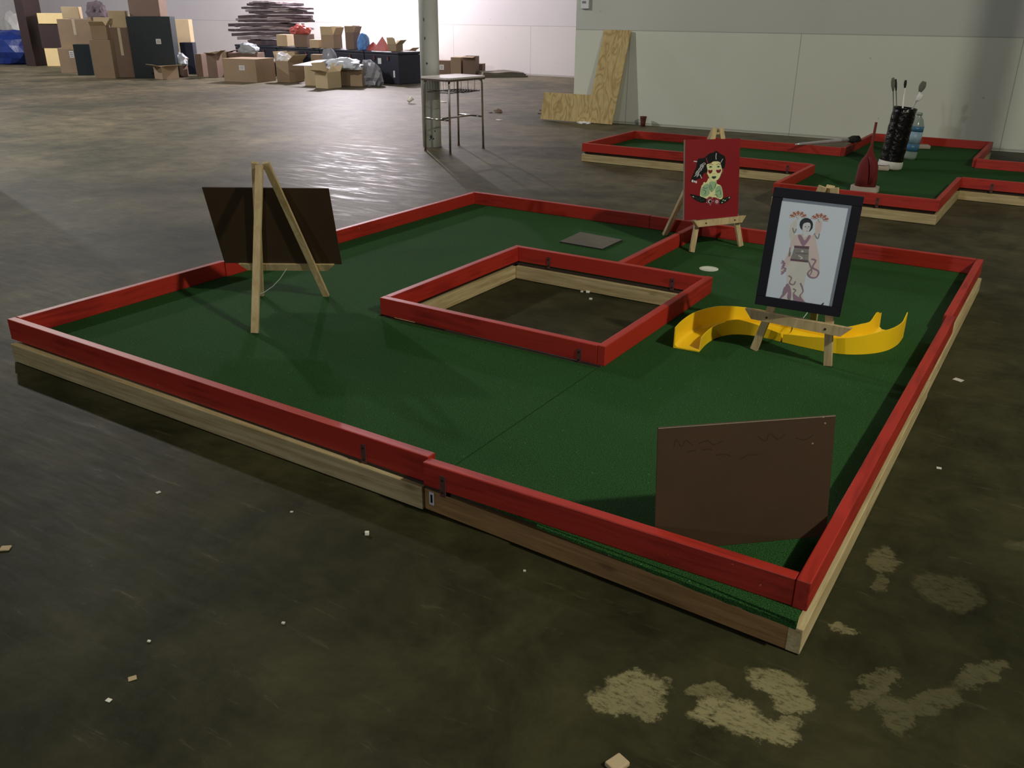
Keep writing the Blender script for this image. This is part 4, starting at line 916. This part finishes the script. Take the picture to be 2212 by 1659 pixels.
# ---------------------------------------------------------------- cardboard store at the far end
def tall(u, P_, v): return max(.05, ztop(P_.x, P_.y, v)-P_.z)
def carton(label, uL, uC, uR, vb, vt, th=30, mat='card', P_=None, z0_=0.0, flaps=None, lid=True, sticker=None, tape=False, group=None, name='cardboard_box', cat='box', depth=None, H=None):
    """box seen with its near vertical edge in column uC"""
    P_ = P_.copy() if P_ is not None else gp(uC, vb, z0_); P_.z = z0_
    f_ = Vector((P_.x-CAM.x, P_.y-CAM.y, 0)).normalized(); r_ = Vector((f_.y, -f_.x, 0)); dep = (P_-CAM).dot(FW); sc = dep/FPX; t = R(th)
    e1_ = -r_*math.cos(t)+f_*math.sin(t); e2_ = r_*math.sin(t)+f_*math.cos(t)
    w1 = max(.06, (uC-uL)*sc/math.cos(t)); w2 = depth if depth else max(.06, (uR-uC)*sc/math.sin(t)); h = H or tall(uC, P_, vt)
    c_ = P_+e1_*w1/2+e2_*w2/2
    rt_ = root(name, (c_.x, c_.y, z0_), label, cat, group)
    b = MB(); g = [P_, P_+e2_*w2, P_+e1_*w1+e2_*w2, P_+e1_*w1]; Z = Vector((0,0,1))
    open_ = flaps is not None
    if not open_: b.box8([q+Z*.002 for q in g]+[q+Z*h for q in g])
    else:
        i_ = .012; cc = sum(g, Vector())/4; gi = [q+(cc-q).normalized()*i_*1.4 for q in g]
        vs = [q+Z*.002 for q in g]+[q+Z*h for q in g]+[q+Z*h for q in gi]+[q+Z*.03 for q in gi]
        b.add(vs, [(3,2,1,0)]+[(k, (k+1)%4, 4+(k+1)%4, 4+k) for k in range(4)]+[(4+k, 4+(k+1)%4, 8+(k+1)%4, 8+k) for k in range(4)]+[(8+k, 8+(k+1)%4, 12+(k+1)%4, 12+k) for k in range(4)]+[(12,13,14,15)])
    bd = b.build('body', M_[mat], rt_, bevel=.004 if not open_ else 0)
    if open_:
        for k, ang in flaps:
            a, c2_ = g[k], g[(k+1) % 4]; cc = sum(g, Vector())/4; o_ = ((a+c2_)/2-cc); o_.z = 0; o_.normalize()
            ln = (c2_-a).length; fl = min(.42*min(w1, w2)+.05, .34); dv = o_*math.sin(R(ang))+Z*math.cos(R(ang)); sk = (c2_-a).normalized()*ln*.04
            k_ = MB(); k_.prism([a+Z*h, c2_+Z*h, c2_+Z*h+dv*fl-sk, a+Z*h+dv*fl+sk], o_.cross(Vector((0,0,1))).cross(dv)*.004 if False else (o_*math.cos(R(ang))-Z*math.sin(R(ang)))*.005)
            k_.build('flap', M_['card2' if mat in ('card', 'card2', 'cardp') else 'card'], rt_)
    if tape:
        k_ = MB(); nn_ = -e2_; k_.box8([P_+e1_*(w1*.5+d)+Z*z+nn_*t_ for z in (h*.45, h*.998) for d, t_ in ((-.03, .0005), (.03, .0005), (.03, .002), (-.03, .002))]); k_.build('tape', M_['packtape'], rt_)
    if sticker:
        for (fx, fz, sw, sh) in sticker:
            k_ = MB(); nn_ = -e2_; k_.box8([P_+e1_*(w1*fx+d)+Z*(h*fz+z)+nn_*t_ for z in (-sh/2, sh/2) for d, t_ in ((-sw/2, .0005), (sw/2, .0005), (sw/2, .003), (-sw/2, .003))]); k_.build('sticker', M_['sticker'], rt_)
            k2 = MB()
            for r2 in range(3): k2.box8([P_+e1_*(w1*fx+d)+Z*(h*fz+sh*(.25-.25*r2)+z)+nn_*t_ for z in (-sh*.05, sh*.05) for d, t_ in ((-sw*.35, .003), (sw*.35, .003), (sw*.35, .0036), (-sw*.35, .0036))])
            k2.build('sticker_print', M_['ink'], rt_)
    rt_['_top'] = h+z0_
    return rt_, P_, e1_, e2_, w1, w2, h+z0_
GB = 'cardboard boxes heaped at the far end'
def top(r_): return r_[6]
# -- left stack
carton('very tall dark brown panel cabinet beside the blue tarp', 60, 76, 108, 143, -40, 35, 'darkpanel', name='cabinet', cat='cabinet')
k = carton('pale yellow box at the floor, bottom left of the stack', 106, 134, 140, 143, 104, 12, 'cardp', group=GB, depth=.5)
k2 = carton('dark fronted box resting on the pale yellow floor box', 93, 129, 136, 143, 41, 12, 'darkpanel', P_=gp(139, 143), z0_=top(k)+.002, group=GB, depth=.45, H=.62)
k3 = carton('pale yellow box topping the left stack', 85, 138, 142, 143, 14, 12, 'cardp', P_=gp(159, 143), z0_=top(k2)+.002, group=GB, depth=.45, H=.27)
k = carton('brown box on the floor with a white paper label by the yellow box', 137, 170, 180, 158, 104, 14, 'card', group=GB, sticker=[(.22, .75, .10, .16)], depth=.5)
k2 = carton('large brown box with loose white tape above the labelled box', 148, 211, 220, 157, 44, 12, 'card', P_=gp(212, 157), z0_=top(k)+.002, group=GB, tape=True, depth=.5, H=.66)
k3 = carton('small tan box on the taped brown box next to the pale top box', 158, 191, 196, 150, 12, 14, 'card2', P_=gp(192, 154), z0_=top(k2)+.002, group=GB, depth=.35, H=.28)
kcr = carton('tall black crate standing between the labelled box and the tall carton', 172, 204, 212, 163, 96, 16, 'bindark', name='crate', cat='crate', depth=.35)
kA = carton('brown carton at the front of the left stack, an open box on top', 210, 250, 262, 170, 86, 16, 'card', group=GB, depth=.42)
kB = carton('tall shaded carton with a long tape line left of the black locker', 254, 293, 299, 166, 60, 10, 'card3', group=GB, tape=True, depth=.2, P_=gp(294, 167.5))
carton('open brown box with flaps up on the front carton of the stack', 212, 243, 250, 168, 50, 14, 'card', P_=kA[1]+kA[3]*.03+kA[2]*.04, z0_=top(kA)+.002, group=GB, flaps=[(3, 60), (0, 35), (1, 15), (2, 10)], depth=.3, H=.30)
kC = carton('brown box high on the taped carton beside the black locker', 262, 296, 300, 165, 20, 12, 'card2', P_=kB[1]+kB[3]*.02+kB[2]*.03, z0_=top(kB)+.002, group=GB, depth=.32, H=.36)
carton('tall light tan carton behind the black locker', 262, 306, 318, 160, 32, 16, 'card2', P_=gp(312, 149), group=GB, depth=.4)
k6 = carton('tall black locker with white sticker at the left pile', 298, 384, 396, 168, 36, 12, 'bindark', name='locker', cat='locker', sticker=[(.33, .60, .11, .11)], depth=.55)
for fz in (.2, .45, .72):
    b = MB(); q = k6[1]+k6[2]*k6[4]*.9-k6[3]*.012; b.tube([q+Vector((0,0,k6[6]*fz-.03)), q+Vector((0,0,k6[6]*fz+.03))], .012, 8); b.build('latch', M_['steel'], k6[0])
k7 = carton('brown box on top of the black locker', 290, 352, 385, 168, -6, 28, 'card3', P_=k6[1]+k6[3]*.02+k6[2]*.2, z0_=top(k6)+.002, group=GB, H=.42, depth=.35)
carton('light tan open crate frame right of the black locker', 380, 418, 428, 158, 42, 14, 'card2', P_=gp(420, 147), group=GB, depth=.4)
carton('black upholstered bin in front of the light tan frame', 398, 424, 430, 160, 92, 16, 'binblack', name='waste_bin', cat='bin', depth=.3)
carton('small low brown box with a torn rim in front of the locker', 336, 352, 386, 172, 144, 60, 'card', group=GB, flaps=[(0, 80), (3, 75)])
k = carton('small brown box holding white plastic beside the torn rim box', 386, 398, 408, 166, 136, 30, 'card3', group=GB, flaps=[(0, 30)])
q = k[1]+k[2]*.1+k[3]*.1; crumple('plastic_bag', 'white plastic bag bulging over the small box by the locker', 'bag', (q.x, q.y, top(k)-.06), .36, .3, .28, M_['film'], 11)
crumple('crumpled_sheets', 'dark crumpled heap on top of the left carton stack', 'sheets', (k3[1].x+.45, k3[1].y+.2, top(k2)+.005), .62, .4, .42, M_['pile'], 13)
# -- row behind, centre left
carton('dark shadowed box, leftmost in the middle row right of the black bin', 427, 440, 452, 166, 117, 25, 'card3', group=GB)
carton('reddish brown box second in the middle row', 452, 472, 484, 168, 116, 25, 'card3', group=GB, flaps=[(0, 60), (3, 80)])
carton('plain brown box third in the middle row beside the big stickered box', 462, 494, 508, 162, 113, 20, 'card', group=GB, flaps=[(0, 75)])
kbh = carton('brown box behind the big stickered box with grey film over its rim', 500, 560, 576, 165, 115, 20, 'card3', group=GB)
kk = carton('big wide brown box with a white sticker at the centre', 487, 556, 597, 179, 128, 35, 'card', group=GB, sticker=[(.42, .62, .14, .10)])
q = kbh[1]+kbh[2]*.25+kbh[3]*.15
crumple('plastic_bag', 'white paper and film spilling behind the big stickered box', 'bag', (q.x, q.y, top(kbh)-.02), .6, .35, .24, M_['film'], 17)
# -- centre
k = carton('brown box with raised white paper in the centre', 600, 626, 658, 179, 132, 42, 'card', group=GB, flaps=[(0, 50), (2, 20)])
q = k[1]+k[2]*.2+k[3]*.15; crumple('paper_wad', 'white folded paper wad sticking out of the centre box', 'paper', (q.x-.1, q.y, top(k)-.05), .42, .26, .22, M_['paper'], 19, fr=3.2)
carton('light tan box just behind the centre box with paper', 624, 641, 646, 168, 112, 20, 'card2', group=GB, depth=.3)
k = carton('tan box under a tilted white sheet right of centre', 660, 684, 700, 186, 144, 30, 'card2', group=GB, depth=.4)
q = k[1]; b = MB(); b.prism([q+Vector((-.62, -.05, top(k)-.0)), q+Vector((.0, -.02, top(k)+.01)), q+Vector((.02, .35, top(k)+.12)), q+Vector((-.25, .30, top(k)+.10))], (0,0,.01)); tag(b.build('paper_sheet', M_['paper']), 'white sheet lying tilted on the tan box right of centre', 'paper')
carton('upright brown box standing behind the tilted white sheet', 676, 700, 706, 178, 118, 20, 'card', group=GB, depth=.2)
k = carton('open pale box nearest the camera with its flap folded out', 683, 709, 738, 192, 156, 42, 'card2', group=GB, flaps=[(3, 75), (2, 30), (1, 40)])
k = carton('brown box draped with plastic right of the open pale box', 737, 783, 802, 187, 147, 25, 'card', group=GB, depth=.45)
q = k[1]+k[2]*.4; crumple('plastic_sheet', 'crumpled white plastic sheet draped over the brown box', 'plastic sheet', (q.x, q.y, top(k)-.03), .85, .5, .24, M_['film'], 23)
q = gp(716, 180); crumple('plastic_bag', 'grey film bundle rising behind the open pale box', 'bag', (q.x, q.y, .0), .42, .34, .72, M_['filmgrey'], 25)
q = gp(790, 184); crumple('plastic_bag', 'grey translucent plastic sloping to the floor beside the long black bins', 'bag', (q.x+.14, q.y-.02, 0), .62, .40, .50, M_['filmgrey'], 29)
# -- long row of black cases
PA = gp(864, 183); PB = gp(507, 96, .66); PB.z = 0
GC = 'black storage cases in a row'
dAB = (PB-PA).normalized(); Ltot = (PB-PA).length; nb = Vector((-dAB.y, dAB.x, 0)); nb = nb if nb.dot(FW) > 0 else -nb
edges = [0.0]; 
for u in (786, 690, 598): 
    x = line_at(u, PA, PB); edges.append((x-PA).dot(dAB))
edges.append(Ltot); HB = ztop(PA.x, PA.y, 113)
LB = ['black storage case at the right end of the row, two white stickers', 'black storage case second from the right, behind the draped box', 'black storage case third from the right, under the tan boxes', 'black storage case at the far left end under the dark pile']
for i in range(4):
    a, c_ = PA+dAB*(edges[i]+.01), PA+dAB*(edges[i+1]-.01); r_ = root('storage_case', (a+c_)/2+nb*.35, LB[i], 'storage case', GC)
    Z = Vector((0,0,1)); g = [a, a+nb*.7, c_+nb*.7, c_]
    b = MB(); b.box8([q+Z*.003 for q in g]+[q+Z*(HB-.06) for q in g]); b.build('body', M_['binblack'], r_, bevel=.01)
    b = MB(); g2 = [a-nb*.015, a+nb*.71, c_+nb*.71, c_-nb*.015]; b.box8([q+Z*(HB-.055) for q in g2]+[q+Z*HB for q in g2]); b.build('lid', M_['binblack'], r_, bevel=.012)
    wd = (c_-a).length
    for fx in (.3, .7):
        b = MB(); q = a+dAB*wd*fx-nb*.012; b.box(q+Z*(HB-.14), (.05, .02, .08), math.atan2(dAB.y, dAB.x)); b.build('latch', M_['steel'], r_)
    if i == 0:
        for fx, fz, sw, sh in ((.55, .70, .11, .12), (.14, .32, .05, .14)):
            b = MB(); q = a+dAB*wd*fx-nb*.004; b.box(q+Z*HB*fz, (sw, .004, sh), math.atan2(dAB.y, dAB.x)); b.build('sticker', M_['sticker'], r_)
HBt = HB+.003
def oncase(label, uL, uC, uR, vt, offb, th=25, mat='card', **kw):
    p = line_at(uC, PA, PB, offb); return carton(label, uL, uC, uR, 0, vt, th, mat, P_=p, z0_=HBt, group=GB, **kw)
oncase('tan box on the black cases under the red and white bag', 600, 622, 638, 75, .05, 25, 'card2', depth=.4)
k = oncase('wide brown box beside it on the black cases', 638, 664, 682, 74, .08, 25, 'card3', depth=.45)
q = k[1]+k[2]*.2+k[3]*.15; crumple('plastic_bag', 'red and white printed bag on the brown box over the cases', 'bag', (q.x, q.y, top(k)), .55, .4, .22, M_['redbag'], 31)
oncase('low flat tan box in the middle of the black cases', 670, 690, 706, 86, .02, 25, 'card2', depth=.3)
oncase('open brown box with dark gap on the black cases', 696, 722, 742, 76, .12, 30, 'card', flaps=[(0, 25), (1, 15), (3, 10)], depth=.4)
oncase('tall upright box with both flaps up at the bright wall', 748, 766, 778, 70, .15, 25, 'card3', flaps=[(0, 25), (3, 15), (1, 10)], depth=.35)
p = line_at(786, PA, PB, .12); crumple('plastic_bag', 'blue and white printed bag next to the tall flapped box', 'bag', (p.x, p.y, HBt), .30, .3, .36, M_['bluebag'], 37, amp=.15)
for u, hh, lab in ((804, .18, 'left'), (824, .30, 'right')):
    p = line_at(u, PA, PB, .18); b = MB(); s_ = .19
    b.add([p+Vector((-s_, -.08, HBt)), p+Vector((s_, -.08, HBt)), p+Vector((s_*.8, .16, HBt)), p+Vector((-s_*.8, .16, HBt)), p+Vector((.02, .03, HBt+hh))], [(3,2,1,0), (0,1,4), (1,2,4), (2,3,4), (3,0,4)]); tag(b.build('folded_wrapper', M_['redbag']), lab+' of the two pointed pink wrappers on the end case', 'wrapper', 'pointed pink wrappers')
oncase('open brown box with flaps bent out at the right end case', 838, 856, 866, 96, .2, 30, 'card', flaps=[(0, 50), (1, 60), (3, 20), (2, 10)], depth=.3)
# dark pile of crumpled sheets on the left end
GS = 'flattened dark sheets piled on the black cases'
c0 = line_at(598, PA, PB, .45); r0 = Vector((FW.y, -FW.x, 0)).normalized(); scp = (c0-CAM).dot(FW)/FPX
lay = [(560, 640, 88), (540, 640, 80), (526, 650, 72), (524, 640, 66), (548, 660, 60), (522, 645, 52), (545, 662, 47), (540, 656, 41), (548, 664, 34), (570, 662, 28), (562, 650, 22), (555, 664, 17), (566, 640, 11), (572, 625, 6)]
names = ['lowest', 'second lowest', 'third from the bottom', 'fourth from the bottom', 'fifth from the bottom', 'sixth from the bottom', 'seventh from the bottom', 'eighth from the bottom', 'ninth from the bottom', 'fifth from the top', 'fourth from the top', 'third from the top', 'second from the top', 'topmost']
prev = HBt
for i, (ua, ub, v) in enumerate(lay):
    ztp = ztop(c0.x, c0.y, v-4); zb_ = prev; hgt_ = max(.03, ztp-zb_); wd = (ub-ua)*scp; cx = ((ua+ub)/2-598)*scp
    c_ = c0+r0*cx; nI, nJ = 12, 6; b = MB(); vs = []
    for lay_ in (0, 1):
        for j in range(nJ):
            for i2 in range(nI):
                x = (i2/(nI-1)-.5)*wd*(1+.12*noise.noise(Vector((j*.7, i*1.9, 0)))); y = (j/(nJ-1)-.5)*.62*(1+.2*noise.noise(Vector((i2*.5, i*2.3, 5))))
                edge = abs(i2/(nI-1)-.5)*2
                z = zb_+lay_*hgt_*.80+.018*noise.noise(Vector((i2*.6, j*.7, i*3.3)))*(.3+edge)-.02*edge**3*(1 if i % 3 else -.3)
                p = c_+r0*x+nb*y; vs.append((p.x, p.y, max(z, HBt)))
    n0 = nI*nJ; fs = []
    for j in range(nJ-1):
        for i2 in range(nI-1):
            a = j*nI+i2; fs.append((a, a+nI, a+nI+1, a+1)); fs.append((n0+a, n0+a+1, n0+a+nI+1, n0+a+nI))
    for i2 in range(nI-1):
        fs.append((i2, i2+1, n0+i2+1, n0+i2)); a = (nJ-1)*nI+i2; fs.append((a+1, a, n0+a, n0+a+1))
    for j in range(nJ-1):
        a = j*nI; fs.append((a+nI, a, n0+a, n0+a+nI)); a = j*nI+nI-1; fs.append((a, a+nI, n0+a+nI, n0+a))
    b.add(vs, fs); tag(b.build('flattened_sheet', M_['pile2' if i % 3 == 1 else 'pile']), names[i]+' dark flattened sheet in the pile on the cases', 'sheet', GS)
    prev = ztp
p = line_at(556, PA, PB, .15); crumple('plastic_bag', 'small bright white bag at the foot of the dark sheet pile', 'bag', (p.x, p.y, HBt), .30, .25, .20, M_['paper'], 41)
# -- right of the cases, around the post
k = carton('brown box behind the right end case with a green bag below', 868, 882, 892, 152, 108, 30, 'card3', group=GB, P_=pp(884, 150, (0,16.7,0), Vector((0,1,0))), flaps=[(0, 60)], H=.55, depth=.4)
crumple('plastic_bag', 'dark green bag on the floor just right of the cases', 'bag', tuple(gp(877, 157).xy)+(0,), .40, .3, .30, M_['green'], 43)
carton('tan box with white label partly behind the post', 890, 897, 925, 154, 122, 20, 'card2', group=GB, P_=pp(905, 150, (0,17.2,0), Vector((0,1,0))), depth=.3)
carton('low brown box with white label right of the post', 940, 972, 984, 153, 131, 20, 'card3', group=GB, P_=pp(972, 150, (0,17.05,0), Vector((0,1,0))), sticker=[(.55, .5, .12, .12)], depth=.3)
carton('square tan box right of the post in front of the dark one', 974, 996, 1004, 155, 124, 18, 'card', group=GB, P_=pp(996, 150, (0,16.8,0), Vector((0,1,0))), depth=.35)
k = carton('dark brown box rightmost of the far boxes with a wavy top', 1000, 1027, 1034, 153, 122, 16, 'card3', group=GB, P_=pp(1027, 150, (0,16.9,0), Vector((0,1,0))), flaps=[(3, 95)], depth=.35)
carton('low brown box behind the rightmost dark box', 1030, 1042, 1048, 150, 138, 18, 'card3', group=GB, P_=pp(1042, 150, (0,17.3,0), Vector((0,1,0))), depth=.25)
# flat heap of carpet by the wall
a = gp(1042, 168); c_ = gp(1140, 167); 
for i in range(3):
    b = MB(); nI = 14; vs = []; e = (c_-a); fdir = Vector((-e.y, e.x, 0)).normalized(); fdir = fdir if fdir.dot(FW) > 0 else -fdir
    for s2 in (0, 1):
        for j in (0, 1):
            for i2 in range(nI):
                t = i2/(nI-1); p = a+e*(t*(1-.05*i)+.02*i)+fdir*(j*.9*(1-.3*(2*t-1)**2)+.05*i); zz = .004+i*.036+s2*.034+(.012*math.sin(t*9+i) if s2 and i == 2 else 0)
                vs.append((p.x, p.y, zz))
    q = nI; fs = [(i2+1, i2, q+i2, q+i2+1) for i2 in range(nI-1)]+[(2*q+i2, 2*q+i2+1, 3*q+i2+1, 3*q+i2) for i2 in range(nI-1)]+[(i2, i2+1, 2*q+i2+1, 2*q+i2) for i2 in range(nI-1)]+[(q+i2+1, q+i2, 3*q+i2, 3*q+i2+1) for i2 in range(nI-1)]+[(0, 2*q, 3*q, q), (nI-1, q+nI-1, 3*q+nI-1, 2*q+nI-1)]
    b.add(vs, fs); tag(b.build('folded_carpet', M_['rug']), ('bottom', 'middle', 'top')[i]+' layer of grey brown carpet lying flat near the far wall', 'carpet', 'flat carpet layers by the far wall')
# -- blue tarp at the far left
q = gp(12, 138); crumple('tarp_bundle', 'blue tarp covered bundle at the far left edge', 'tarp', (q.x, q.y+.3, 0), 1.9, 1.3, .95, M_['tarp'], 47, amp=.16)
q = gp(8, 124); crumple('cloth_heap', 'pale cloth heap behind the blue tarp bundle', 'cloth', (q.x, q.y+.6, 0), 1.2, .8, 1.35, M_['tape'], 51, amp=.2)
for o in COL.objects:
    for k_ in ('_top', '_w'):
        if k_ in o: del o[k_]
